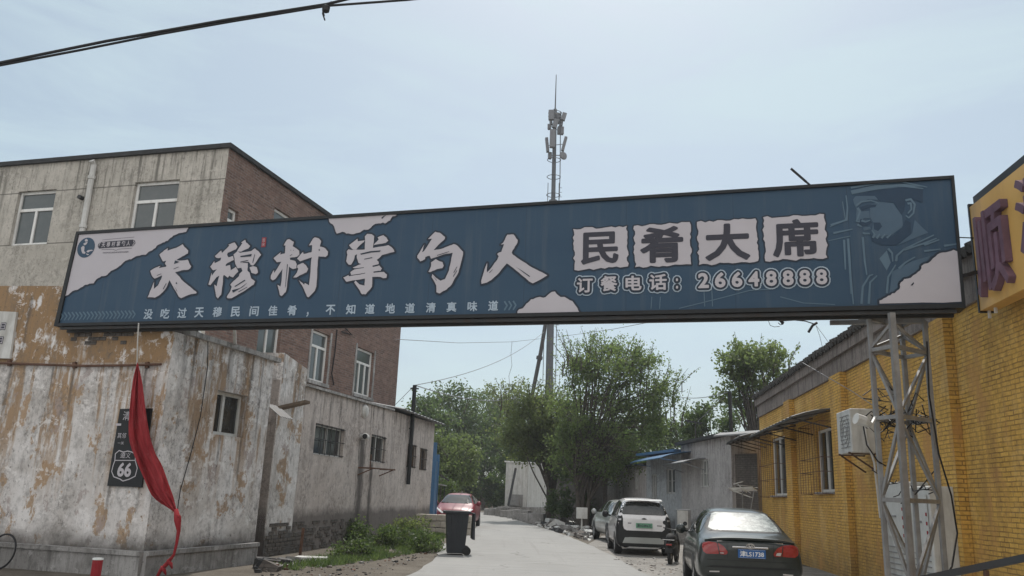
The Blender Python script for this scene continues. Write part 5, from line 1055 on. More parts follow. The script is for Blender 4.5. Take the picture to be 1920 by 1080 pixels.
wire('thin grey wire between the right tree and the roof pole', sag(P(1262, 741, 45), poleR, .2), .016, 'greywire', 'thin wires over the lane')
wire('thin loose wire dangling below the signboard', [P(960, 640, 45), P(958, 665, 45), P(960, 685, 45), P(954, 705, 45), P(957, 735, 45)], .012, 'greywire', 'thin wires over the lane')
wire('thin guy wire from the annex pole down to the annex roof', [poleL, P(735, 765, 30)], .01, 'greywire', 'thin wires over the lane')
wire('thin guy wire from the annex pole down behind the annex', [poleL, P(781, 770, 33)], .01, 'greywire', 'thin wires over the lane')
wire('thin wire strung along the upper yellow wall', [yq(1505, 680, .3), yq(1560, 712, .25), yq(1600, 735, .2), yq(1680, 790, .1)], .008, 'greywire', 'thin wires over the lane')
t = thing('service_wire', 'coiled black service wire and clamp hanging below the right part of the signboard', 'cable', P(1465, 602, 14)); m = MB()
sp = lambda *q: [P(x, y, 14) for x, y in q]
m.tube(sp((1443, 594), (1455, 600), (1464, 602), (1475, 601), (1490, 600), (1510, 602), (1526, 607), (1532, 605)), .010, 5); m.tube(sp((1532, 605), (1524, 610), (1519, 618), (1516, 623)), .024, 5); m.tube(sp((1461, 598), (1466, 603), (1468, 607)), .03, 5); m.tube(sp((1447, 597), (1441, 602), (1444, 610), (1452, 613), (1462, 612)), .005, 4); m.tube(sp((1470, 604), (1468, 608), (1463, 609), (1459, 605)), .007, 4); m.build('wire', M['wire'], t)
m = MB(); m.tube(sp((1530, 610), (1537, 630), (1543, 655)), .004, 4); m.tube(sp((1530, 610), (1545, 630), (1556, 646)), .004, 4); m.build('thin_strand', M['greywire'], t)

# ---------------------------------------------------------------- vehicles
Z0 = Vector((0, 0, 0))
def carpaint(name, col, rough=.28, metal=0.0, coat=.8, dust=.25):
    k = NT(name); c = k.mix(k.math('MULTIPLY', k.ramp(k.noise(k.ob, 3.5, 6, .7), .4, .75), dust), col, (.2, .19, .17)); k.fin(c, rough, metal, .5)
    k.b.inputs['Coat Weight'].default_value = coat; k.b.inputs['Coat Roughness'].default_value = .06; return k.m
M['green'] = carpaint('dark green paint', (.010, .016, .014), dust=.08, coat=.5); M['evwhite'] = carpaint('white car paint', (.80, .79, .80), dust=.2); M['silver'] = carpaint('silver car paint', (.40, .42, .41), .3, .35); M['carred'] = carpaint('red car paint', (.17, .006, .02), .4, coat=.25, dust=.08)
M['tyre'] = paint('tyre rubber', (.02, .02, .021), .8, var=.3); M['rim'] = paint('wheel rim', (.38, .38, .39), .35, .8); M['trim'] = paint('black trim', (.016, .017, .018), .55); M['chrome'] = paint('chrome', (.6, .6, .6), .15, 1.0, var=.05)
M['lens'] = paint('red lens', (.30, .025, .022), .18, coat=.8, var=.15); M['lensw'] = paint('clear lens', (.55, .52, .50), .15, coat=.8); M['plateb'] = paint('blue plate', (.03, .12, .33), .4); M['plateg'] = paint('green plate', (.16, .36, .24), .4); M['platew'] = paint('plate white', (.75, .75, .75), .4)
M['carglass'] = glass_mat('car glass', (.012, .015, .016), .05, .7, .2)
kd = NT('dusty rear glass'); kc = kd.mix(kd.ramp(kd.noise(kd.ob, 9, 8, .75), .42, .62), (.08, .10, .10), (.36, .40, .385)); kd.fin(kc, .40, 0, .5); kd.bump(kd.noise(kd.ob, 60, 4, .7), .25, .004); kd.b.inputs['Coat Weight'].default_value = .12; kd.b.inputs['Coat Roughness'].default_value = .22; M['dustglass'] = kd.m
def car(name, lab, cat, loc, az, st, paintm, wheels, wr=.31):
    root = thing(name, lab, cat, loc); root.rotation_euler = (0, 0, -az); ORG[root] = Z0
    me = MB(); n_ = None; rings = []
    for (y, zb, zl, ztp_, wl, wb, wt_) in st:
        md = (zb+zl)/2+.03; hp = [(0, zb), (wl*.78, zb), (wl, zb+.11), (wl+.012, md), (wb, zl), ((wb*.42+wt_*.58), zl+(ztp_-zl)*.55), (wt_, ztp_-.045), (wt_*.66, ztp_), (0, ztp_+.012)]
        rings.append([Vector((x, y, z)) for x, z in hp]+[Vector((-x, y, z)) for x, z in hp[-2:0:-1]])
    n_ = len(rings[0])
    me.add([p for r_ in rings for p in r_], [(i*n_+k, i*n_+(k+1) % n_, (i+1)*n_+(k+1) % n_, (i+1)*n_+k) for i in range(len(rings)-1) for k in range(n_)])
    e = (len(rings)-1)*n_
    for o, fl_ in ((0, 1), (e, 0)):               # end caps as strips of quads
        for k in range(1, n_//2-1+0):
            f = (o+k, o+k+1, o+n_-k-1, o+n_-k); me.f.append(list(f[::-1] if not fl_ else f)); me.mi.append(0)
        f = (o, o+1, o+n_-1); me.f.append(list(f if fl_ else f[::-1])); me.mi.append(0)
        h_ = n_//2; f = (o+h_-1, o+h_, o+h_+1); me.f.append(list(f if fl_ else f[::-1])); me.mi.append(0)
    ob = me.build('body', paintm, root, smooth=True, org=Z0)
    bm = bmesh.new(); bm.from_mesh(ob.data); bmesh.ops.recalc_face_normals(bm, faces=bm.faces); bm.to_mesh(ob.data); bm.free()
    sm = ob.modifiers.new('s', 'SUBSURF'); sm.levels = 2; sm.render_levels = 2
    dg = bpy.context.evaluated_depsgraph_get(); bpy.context.view_layer.update(); dg.update()
    m2 = bpy.data.meshes.new_from_object(ob.evaluated_get(dg)); ob.modifiers.clear(); ob.data = m2
    bv = BVHTree.FromPolygons([v_.co for v_ in m2.vertices], [list(p.vertices) for p in m2.polygons])
    DIR = {'R': (Vector((0, 1, 0)), lambda a, b: Vector((a, -6, b))), 'F': (Vector((0, -1, 0)), lambda a, b: Vector((a, 6, b))), 'L': (Vector((1, 0, 0)), lambda a, b: Vector((-5, a, b))), 'D': (Vector((-1, 0, 0)), lambda a, b: Vector((5, a, b))), 'T': (Vector((0, 0, -1)), lambda a, b: Vector((a, b, 5)))}
    def hit(view, a, b):
        d, f = DIR[view]; o_ = f(a, b); h_ = bv.ray_cast(o_, d)
        if h_[0] is None: h_ = bv.find_nearest(o_+d*5); return h_[0], -d
        nn = h_[1]; return h_[0], (nn if nn.dot(d) < 0 else -nn)
    def patch(nm, polys, view, mat, off=.005, par=None, grid=.05):
        m = MB()
        for poly in polys:
            ar = sum(poly[i][0]*poly[(i+1) % len(poly)][1]-poly[(i+1) % len(poly)][0]*poly[i][1] for i in range(len(poly)))
            if ar < 0: poly = poly[::-1]
            pv = [Vector(q) for q in resamp([Vector((*q, 0)) for q in list(poly)+[poly[0]]], max(len(poly)*4, 16))[:-1]]; pv = [Vector((q.x, q.y)) for q in pv]; k = len(pv)
            xs = [q.x for q in pv]; ys = [q.y for q in pv]; ext = list(pv); x = min(xs)
            while x < max(xs):
                y = min(ys)
                while y < max(ys): ext.append(Vector((x+.001, y+.0013))); y += grid
                x += grid
            r_ = delaunay_2d_cdt(ext, [], [list(range(k))], 1, 1e-5); pts = []
            for q in r_[0]: h_, nn = hit(view, q.x, q.y); pts.append(h_+nn*off)
            fl_ = view in ('F', 'L'); m.add(pts, [(f[::-1] if fl_ else f) for f in r_[2]])
        return m.build(nm, mat, par or root, smooth=True, org=Z0)
    for (y, x) in wheels:
        for s_ in (-1, 1):
            patch('wheel_arch', [[(y+cos(a*pi/12)*(wr+.06), max(.22, wr+.01+sin(a*pi/12)*(wr+.06))) for a in range(25)]], 'L' if s_ < 0 else 'D', M['trim'], .004)
            hx = abs(hit('L' if s_ < 0 else 'D', y, wr+.1)[0].x)+.012; c = Vector((s_*hx, y, wr))
            m = MB(); m.lathe(c, [(wr*.62, .0), (wr*.9, .005), (wr, -.03), (wr, -.17), (wr*.85, -.2), (0, -.2)], 24, Vector((s_, 0, 0))); wo_ = m.build('wheel', M['tyre'], root, smooth=False, org=Z0)
            m = MB(); m.lathe(c, [(.0, -.015), (.05, -.012), (.06, -.03), (wr*.5, -.028), (wr*.6, -.012), (wr*.64, -.004)], 24, Vector((s_, 0, 0)))
            for k in range(5): a = k*2*pi/5; dd_ = Vector((0, cos(a), sin(a))); m.bar(c+dd_*.05-Vector((s_*.012, 0, 0)), c+dd_*wr*.6-Vector((s_*.01, 0, 0)), .06, .02, up=Vector((1, 0, 0)))
            m.build('rim', M['rim'], wo_, org=Z0)
    return root, patch, hit
def plate(root, hit, cx, cz, w_, h_, txt, mb, mt, y=None):
    y = hit('R', cx, cz)[0].y-.025 if y is None else y
    m = MB(); m.box((cx, y, cz), (w_, .014, h_)); o = m.build('number_plate', mb, root, org=Z0, bevel=.004)
    pl = Plane((cx, y-.008, cz), (1, 0, 0)); m = MB(); pl.text(m, txt, 0, 0, w_*.43, h_*.33, .002, 0, .02)
    for a, b, c_, d in ((-1, -1, 1, -1), (-1, 1, 1, 1)): m.bar((cx+a*w_*.47, y-.009, cz+b*h_*.44), (cx+c_*w_*.47, y-.009, cz+d*h_*.44), .006, .002)
    m.build('plate_lettering', mt, o, org=Z0)
mir = lambda p: [(-a, b) for a, b in p]
stS = [(-2.26, .44, .74, .84, .70, .70, .60), (-2.235, .33, .82, .955, .80, .77, .66), (-2.16, .27, .88, 1.0, .835, .80, .67), (-1.9, .24, .93, 1.035, .85, .825, .69), (-1.62, .22, .95, 1.08, .85, .83, .68), (-1.02, .2, .955, 1.37, .855, .835, .585), (-.7, .2, .955, 1.45, .855, .835, .56), (-.1, .2, .95, 1.485, .855, .835, .56), (.4, .2, .94, 1.45, .855, .835, .56), (.85, .2, .94, 1.27, .855, .83, .60), (1.25, .22, .93, 1.02, .855, .82, .70), (1.9, .24, .82, .90, .84, .78, .64), (2.2, .3, .68, .74, .78, .7, .58), (2.27, .4, .6, .65, .68, .62, .5)]
wheelsS = [(-1.33, .8), (1.32, .8)]
def sedan(lab, loc, az, paintm, rearglass, detail):
    root, patch, hit = car('parked_sedan', lab, 'car', loc, az, stS, paintm, wheelsS)
    gl = patch('rear_window', [[(-.63, 1.085), (-.66, 1.12), (-.53, 1.385), (-.48, 1.405), (.48, 1.405), (.53, 1.385), (.66, 1.12), (.63, 1.085)]], 'R', M['trim'], .004)
    patch('pane', [[(-.585, 1.10), (-.60, 1.125), (-.48, 1.375), (-.45, 1.39), (.45, 1.39), (.48, 1.375), (.60, 1.125), (.585, 1.10)]], 'R', rearglass, .009, gl)
    for v_ in 'LD':
        patch('side_window', [[(-1.45, 1.06), (-.98, 1.34), (-.75, 1.385), (-.72, 1.02), (-1.35, 1.02)], [(-.66, 1.02), (-.69, 1.39), (-.1, 1.42), (-.1, 1.0)], [(-.02, 1.0), (-.02, 1.42), (.35, 1.39), (.80, 1.22), (1.1, 1.03), (1.05, 1.0)]], v_, M['carglass'], .004)
        patch('door_seam', [[(-1.02, .95), (-1.01, .95), (-1.0, .35), (-1.01, .35)], [(-.055, .95), (-.045, .95), (-.045, .3), (-.055, .3)], [(1.0, .9), (1.01, .9), (1.01, .4), (1.0, .4)]], v_, M['trim'], .003)
        patch('door_handle', [[(-.80, .86), (-.60, .86), (-.60, .83), (-.80, .83)], [(.12, .85), (.32, .85), (.32, .82), (.12, .82)]], v_, paintm, .02)
        s_ = -1 if v_ == 'L' else 1; m = MB(); m.lathe((s_*.93, .88, 1.02), [(0, -.05), (.09, -.03), (.10, .03), (0, .06)], 12, Vector((0, 1, .0))); m.bar((s_*.80, .9, .98), (s_*.92, .88, 1.0), .04); m.build('mirror', paintm, root, smooth=True, org=Z0)
    patch('windscreen', [[(-.66, 1.06), (-.52, 1.39), (.52, 1.39), (.66, 1.06)]], 'F', M['carglass'], .004)
    for sg in (1, -1):
        f = (lambda p: p) if sg < 0 else mir
        tl_ = patch('tail_light', [f([(-.765, .84), (-.75, .90), (-.66, .925), (-.53, .915), (-.50, .74), (-.70, .735), (-.75, .77)])], 'R', M['lens'], .010)
        patch('tail_light', [f([(-.515, .912), (-.43, .87), (-.365, .79), (-.365, .75), (-.40, .735), (-.485, .738)])], 'R', M['lens'], .012)
        patch('reverse_lamp', [f([(-.49, .80), (-.42, .80), (-.40, .755), (-.475, .752)])] if not detail or sg > 0 else [f([(-.49, .765), (-.43, .765), (-.42, .752), (-.475, .752)])], 'R', M['lensw'], .015, tl_)
        patch('headlight', [f([(-.72, .66), (-.72, .74), (-.45, .72), (-.42, .64)])], 'F', M['lensw'], .008)
        patch('fog_reflector', [f([(-.66, .47), (-.50, .475), (-.50, .455), (-.66, .45)])], 'R', M['lensw'], .01)
    patch('grille', [[(-.35, .60), (-.38, .70), (.38, .70), (.35, .60)]], 'F', M['trim'], .008)
    patch('boot_seam', [[(-.78, .655), (.78, .655), (.78, .645), (-.78, .645)], [(-.375, .93), (-.368, .93), (-.36, .66), (-.368, .66)], [(.375, .93), (.368, .93), (.36, .66), (.368, .66)]], 'R', M['trim'], .006)
    patch('bumper_strip', [[(-.74, .56), (.74, .56), (.74, .53), (-.74, .53)]], 'R', M['trim'], .012)
    if detail:
        y_ = hit('R', 0, .86)[0].y-.02; m = MB(); m.bar((-.29, y_+.012, .862), (.29, y_+.012, .862), .03, .034); m.build('boot_handle', M['chrome'], root, org=Z0, bevel=.01)
        m = MB(); pl = Plane((0, y_-.02, .885), (1, 0, 0)); el = lambda rx, ry, n=24: [Vector((cos(2*pi*k/n)*rx, sin(2*pi*k/n)*ry)) for k in range(n+1)]
        pl.polys(m, strip2d(el(.062, .041), .006), .006); pl.polys(m, strip2d(el(.022, .038), .005), .010); pl.polys(m, strip2d([q+Vector((0, .018)) for q in el(.042, .018)], .005), .014); m.build('emblem', M['chrome'], root, org=Z0)
        m = MB(); yb = hit('R', -.47, .955)[0].y-.012
        for k in range(4): m.box((-.515+k*.022, yb+.0, .945), (.014, .004, .022))
        for k in range(6): m.box((.40+k*.024, yb, .945), (.016, .004, .018))
        m.build('badge', M['chrome'], root, org=Z0)
        plate(root, hit, 0.02, .765, .44, .14, '津LS1738', M['plateb'], M['platew'])
        m = MB(); pts = [Vector((x, -2.20+.10*abs(x/.72)**2.2, 1.012-.05*abs(x/.72)**3)) for x in [-.72+i*.12 for i in range(13)]]
        for a, b in zip(pts, pts[1:]): m.hexa([a+Vector(o) for o in ((0, .09, -.02), (0, -.05, -.03), (0, -.06, .0), (0, .07, .012))]+[b+Vector(o) for o in ((0, .09, -.02), (0, -.05, -.03), (0, -.06, .0), (0, .07, .012))])
        m.build('spoiler', M['green'], root, org=Z0)
    return root
sedan('dark green saloon with a dusty glaring rear window and blue plate in the right foreground', (4.27, 15.75, 0), radians(8.5), M['green'], M['dustglass'], True).scale = (.97, .97, .96)
sedan('pale silver saloon mostly hidden behind the white hatchback', (4.42, 31.2, 0), radians(-4), M['silver'], M['carglass'], False)
# white and black electric hatchback
stE = [(-1.80, .36, .90, 1.02, .70, .70, .64), (-1.775, .24, .98, 1.12, .77, .755, .66), (-1.72, .2, 1.03, 1.24, .79, .775, .63), (-1.58, .19, 1.05, 1.52, .80, .785, .585), (-1.42, .18, 1.06, 1.61, .80, .79, .57), (-.8, .18, 1.05, 1.665, .80, .79, .57), (0, .18, 1.02, 1.67, .80, .79, .57), (.5, .18, 1.0, 1.61, .80, .785, .57), (.95, .19, .99, 1.36, .80, .78, .60), (1.3, .2, .97, 1.06, .80, .77, .66), (1.62, .22, .88, .96, .79, .74, .62), (1.79, .3, .72, .80, .72, .66, .54), (1.82, .38, .6, .66, .66, .58, .48)]
root, patch, hit = car('parked_hatchback', 'boxy white and black electric hatchback with a green plate, parked beside the lane', 'car', (3.98, 25.2, 0), radians(2.5), stE, M['evwhite'], [(-1.2, .75), (1.2, .75)], .30); root.scale = (.95, .95, .93)
rw_ = patch('rear_window', [[(-.70, 1.20), (-.60, 1.52), (-.52, 1.545), (.52, 1.545), (.60, 1.52), (.70, 1.20), (.60, 1.175), (-.60, 1.175)]], 'R', M['carglass'], .006)
patch('bumper', [[(-.80, .30), (-.80, 1.14), (-.66, 1.16), (-.61, 1.13), (-.61, .82), (-.56, .72), (.56, .72), (.61, .82), (.61, 1.13), (.66, 1.16), (.80, 1.14), (.80, .30), (.62, .19), (-.62, .19)]], 'R', M['trim'], .007, grid=.04)
patch('bumper_insert', [[(-.55, .53), (.55, .53), (.62, .36), (-.62, .36)]], 'R', M['silver'], .016)
patch('bumper_strip', [[(-.52, .265), (.48, .265), (.48, .235), (-.52, .235)]], 'R', M['platew'], .016)
for sg in (1, -1):
    f = (lambda p: p) if sg < 0 else mir
    patch('tail_light', [f([(-.745, 1.12), (-.64, 1.12), (-.635, .96), (-.745, .94)])], 'R', M['trim'], .014); patch('tail_lamp_strip', [f([(-.73, 1.05), (-.66, 1.05), (-.66, 1.0), (-.73, 1.0)])], 'R', M['rim'], .018)
    patch('headlight', [f([(-.66, .72), (-.60, .82), (-.40, .80), (-.40, .70)])], 'F', M['lensw'], .008)
for v_ in 'LD':
    patch('side_window', [[(-1.5, 1.14), (-1.38, 1.5), (-.5, 1.565), (-.5, 1.1)], [(-.42, 1.1), (-.42, 1.57), (.35, 1.56), (.62, 1.46), (1.0, 1.2), (1.02, 1.08)]], v_, M['carglass'], .006)
    patch('pillar', [[(-.5, 1.08), (-.5, 1.57), (-.42, 1.57), (-.42, 1.08)]], v_, M['trim'], .007); patch('sill', [[(-.85, .24), (-.85, .38), (.85, .38), (.85, .24)], [(-1.82, .3), (-1.75, 1.1), (-1.68, 1.1), (-1.6, .55), (-1.55, .3)]], v_, M['trim'], .007); patch('door_seam', [[(-.465, 1.08), (-.455, 1.08), (-.455, .38), (-.465, .38)], [(.82, 1.0), (.83, 1.0), (.80, .4), (.79, .4)]], v_, M['trim'], .004)
    s_ = -1 if v_ == 'L' else 1; m = MB(); m.lathe((s_*.93, .72, 1.12), [(0, -.06), (.10, -.04), (.11, .03), (0, .08)], 12, Vector((0, 1, 0))); m.bar((s_*.76, .74, 1.08), (s_*.92, .72, 1.1), .05); m.build('mirror', M['trim'], root, smooth=True, org=Z0)
patch('windscreen', [[(-.68, 1.12), (-.52, 1.55), (.52, 1.55), (.68, 1.12)]], 'F', M['carglass'], .005)
m = MB(); m.hexa([(-.55, -1.40, 1.615), (.55, -1.40, 1.615), (.55, -1.68, 1.575), (-.55, -1.68, 1.575), (-.55, -1.40, 1.645), (.55, -1.40, 1.645), (.55, -1.69, 1.60), (-.55, -1.69, 1.60)]); m.build('spoiler', M['evwhite'], root, org=Z0, bevel=.01)
m = MB(); m.bar((-.17, -1.695, 1.585), (.17, -1.695, 1.585), .02, .014); m.build('brake_light', M['trim'], root, org=Z0)
y_ = hit('R', 0, 1.06)[0].y-.01; m = MB(); m.tube([(-.07, y_, 1.06), (0, y_-.004, 1.07), (.07, y_, 1.06)], [.008, .022, .008], 8); m.build('emblem', M['black'], root, org=Z0)
m = MB(); m.box((-.42, hit('R', -.42, .93)[0].y-.006, .93), (.10, .004, .028)); m.box((.44, hit('R', .44, .88)[0].y-.006, .88), (.14, .004, .022)); m.build('badge', M['chrome'], root, org=Z0)
plate(root, hit, 0, .87, .48, .14, '津AD80632', M['plateg'], M['ink'])
# red hatchback facing the viewer
stR = [(x[0], x[1], x[2], x[3]*1.0, x[4]*1.03, x[5]*1.03, x[6]) for x in [(-1.95, .4, .85, .95, .70, .70, .6), (-1.9, .28, .95, 1.08, .80, .78, .64), (-1.6, .2, .98, 1.38, .84, .82, .58), (-1.0, .2, .98, 1.47, .85, .83, .56), (0, .2, .96, 1.49, .85, .83, .56), (.4, .2, .95, 1.42, .85, .83, .56), (.85, .2, .95, 1.22, .85, .83, .62), (1.15, .22, .93, 1.03, .85, .82, .70), (1.7, .24, .84, .90, .84, .78, .62), (1.98, .27, .68, .76, .80, .70, .52), (2.06, .34, .54, .60, .70, .6, .42)]]
rl_ = G(856, 985); root, patch, hit = car('red_hatchback', 'red hatchback facing the viewer at the far left of the lane behind the wheelie bin', 'car', (P(860, 960, 38.6).x, 38.6, 0), radians(183), stR, M['carred'], [(-1.25, .8), (1.3, .8)])
patch('windscreen', [[(-.70, 1.04), (-.54, 1.40), (.54, 1.40), (.70, 1.04)]], 'F', M['carglass'], .006)
patch('grille', [[(-.55, .36), (-.60, .50), (-.30, .56), (.30, .56), (.60, .50), (.55, .36), (.35, .26), (-.35, .26)]], 'F', M['trim'], .01)
for sg in (1, -1):
    f = (lambda p: p) if sg < 0 else mir
    patch('headlight', [f([(-.80, .80), (-.76, .84), (-.42, .64), (-.50, .60)])], 'F', M['platew'], .012)
    s_ = sg; m = MB(); m.lathe((s_*.96, .72, 1.05), [(0, -.05), (.10, -.03), (.11, .03), (0, .07)], 12, Vector((0, 1, 0))); m.bar((s_*.80, .74, 1.0), (s_*.95, .72, 1.03), .05); m.build('mirror', M['carred'], root, smooth=True, org=Z0)
for v_ in 'LD': patch('side_window', [[(-1.5, 1.08), (-1.25, 1.36), (-.5, 1.41), (-.5, 1.04)], [(-.42, 1.04), (-.42, 1.42), (.3, 1.38), (.85, 1.05)]], v_, M['carglass'], .006)
patch('rear_window', [[(-.6, 1.1), (-.5, 1.38), (.5, 1.38), (.6, 1.1)]], 'R', M['carglass'], .006)
y_ = hit('F', 0, .68)[0].y+.012; m = MB(); m.tube([(-.1, y_, .70), (-.03, y_, .66), (.03, y_, .70), (.1, y_, .66)], .016, 6); m.build('emblem', M['chrome'], root, org=Z0)
m = MB(); y_ = hit('F', 0, .45)[0].y+.02; m.box((0, y_, .45), (.44, .012, .14)); m.build('number_plate', M['plateb'], root, org=Z0)
# moped between the two cars
t = thing('moped', 'small dark moped with a red tail lamp between the white hatchback and dark saloon', 'moped', (G(1270, 1060).x, G(1270, 1060).y+.5, 0)); t.rotation_euler = (0, 0, -radians(20)); t.scale = (.85, .85, .82); ORG[t] = Z0
for y in (-.55, .62):
    m = MB(); m.lathe((0, y, .24), [(.12, -.045), (.21, -.05), (.24, -.02), (.24, .02), (.21, .05), (.12, .045), (.12, -.045)], 20, Vector((1, 0, 0))); wl_ = m.build('wheel', M['tyre'], t, org=Z0); m = MB(); m.lathe((0, y, .24), [(0, -.04), (.13, -.02), (.13, .02), (0, .04)], 16, Vector((1, 0, 0))); m.build('hub', M['rim'], wl_, org=Z0)
m = MB(); m.tube([(0, -.72, .52), (0, -.5, .60), (0, -.15, .58), (0, .05, .36), (0, .35, .34), (0, .46, .55), (0, .45, .86)], [.07, .16, .17, .15, .14, .14, .08], 12); m.build('body', M['trim'], t, smooth=True, org=Z0)
m = MB(); m.tube([(0, -.70, .70), (0, -.45, .76), (0, -.05, .72), (0, .03, .68)], [.08, .14, .13, .08], 10); m.build('seat', M['tyre'], t, smooth=True, org=Z0)
m = MB(); m.tube([(-.33, .34, 1.02), (-.18, .42, .98), (0, .44, .95), (.18, .42, .98), (.33, .34, 1.02)], .018, 8); m.tube([(0, .44, .95), (0, .60, .3)], .03, 8); m.build('handlebar', M['trim'], t, org=Z0)
for s_ in (-1, 1): m = MB(); m.tube([(s_*.24, .40, 1.0), (s_*.30, .42, 1.14)], .008, 6); m.lathe((s_*.30, .42, 1.17), [(0, -.012), (.06, -.01), (.065, .0), (0, .012)], 12, Vector((0, 1, 0))); m.build('mirror', M['trim'], t, org=Z0)
m = MB(); m.bar((-.08, -.74, .58), (.08, -.74, .58), .04, .045); m.build('tail_light', M['lens'], t, org=Z0); m = MB(); m.bar((-.17, -.83, .72), (.17, -.83, .72), .02); m.bar((-.15, -.83, .72), (-.12, -.5, .68), .02); m.bar((.15, -.83, .72), (.12, -.5, .68), .02); m.build('rack', M['chrome'], t, org=Z0); m = MB(); m.box((0, -.80, .42), (.22, .01, .14)); m.build('number_plate', M['trim'], t, org=Z0); m = MB(); m.tube([(0, -.3, .28), (-.12, -.1, .02)], .015, 6); m.build('kickstand', M['rim'], t, org=Z0)
# wheelie bin
q = G(853, 1043); t = thing('wheelie_bin', 'black wheelie bin standing open on the lane edge with its lid hanging behind', 'bin', (q.x, q.y+.2, .03)); t.rotation_euler = (0, 0, radians(6)); ORG[t] = Z0
M['bin'] = paint('bin plastic', (.02, .024, .03), .5, var=.15)
m = MB(); a = [(-.22, -.26, .04), (.20, -.26, .04), (.17, .26, .04), (-.22, .26, .04)]; b = [(-.29, -.29, 1.0), (.27, -.29, 1.0), (.27, .29, 1.0), (-.29, .29, 1.0)]; m.hexa(a+b)
for x in (-.14, 0, .12): m.hexa([(x-.015, -.262, .1), (x+.015, -.262, .1), (x+.015, -.25, .1), (x-.015, -.25, .1), (x-.015, -.300, .93), (x+.015, -.300, .93), (x+.015, -.27, .93), (x-.015, -.27, .93)])
m.build('body', M['bin'], t, org=Z0, bevel=.02)
m = MB(); 
for a, b in (((-.33, -.32, 1.0), (.30, -.32, 1.0)), ((-.33, .32, 1.0), (.30, .32, 1.0)), ((-.33, -.32, 1.0), (-.33, .32, 1.0)), ((.30, -.32, 1.0), (.30, .32, 1.0))): m.bar(a, b, .05, .06)
m.bar((.36, -.25, .985), (.36, .25, .985), .03); m.bar((.29, -.25, .985), (.37, -.25, .985), .03); m.bar((.29, .25, .985), (.37, .25, .985), .03); m.build('rim', M['bin'], t, org=Z0, bevel=.008)
m = MB(); m.hexa([(.38, -.30, .99), (.42, -.30, 1.0), (.42, .30, 1.0), (.38, .30, .99), (.36, -.28, .38), (.44, -.28, .36), (.44, .28, .36), (.36, .28, .38)]); m.build('lid', M['bin'], t, org=Z0, bevel=.015)
for y in (-.25, .25):
    m = MB(); m.lathe((.25, y, .10), [(0, -.03), (.1, -.03), (.105, 0), (.1, .03), (0, .03)], 16, Vector((0, 1, 0))); m.build('wheel', M['tyre'], t, org=Z0)
m = MB(); m.cyl((.25, -.25, .1), (.25, .25, .1), .015, 8); m.build('axle', M['galv'], t, org=Z0)

# ---------------------------------------------------------------- trees and plants
M['leafA'] = leaf_mat('fresh leaves', (.075, .105, .05), (.12, .15, .072), .58); M['leafB'] = leaf_mat('olive leaves', (.08, .10, .05), (.12, .138, .068), .58); M['leafC'] = leaf_mat('dark leaves', (.05, .078, .042), (.09, .118, .06), .5); M['leafD'] = leaf_mat('bright leaves', (.085, .11, .05), (.13, .16, .08), .5); M['weed'] = leaf_mat('weed leaves', (.05, .08, .035), (.10, .13, .06), .4)
M['bark'] = paint('bark', (.07, .06, .05), .9, var=.35, scale=8)
def leafquad(m, p, s_, R):
    a = Vector((R.gauss(0, 1), R.gauss(0, 1), R.gauss(0, 1))).normalized(); b = a.orthogonal().normalized(); c = a.cross(b); th = R.random()*6.28; u = b*cos(th)+c*sin(th); w_ = a.cross(u)
    l_ = s_*R.uniform(.7, 1.3); o = len(m.v); m.v += [p-u*l_*.5, p+w_*l_*.28+u*l_*.05, p+u*l_*.5, p-w_*l_*.28]; m.f.append([o, o+1, o+2, o+3]); m.mi.append(0)
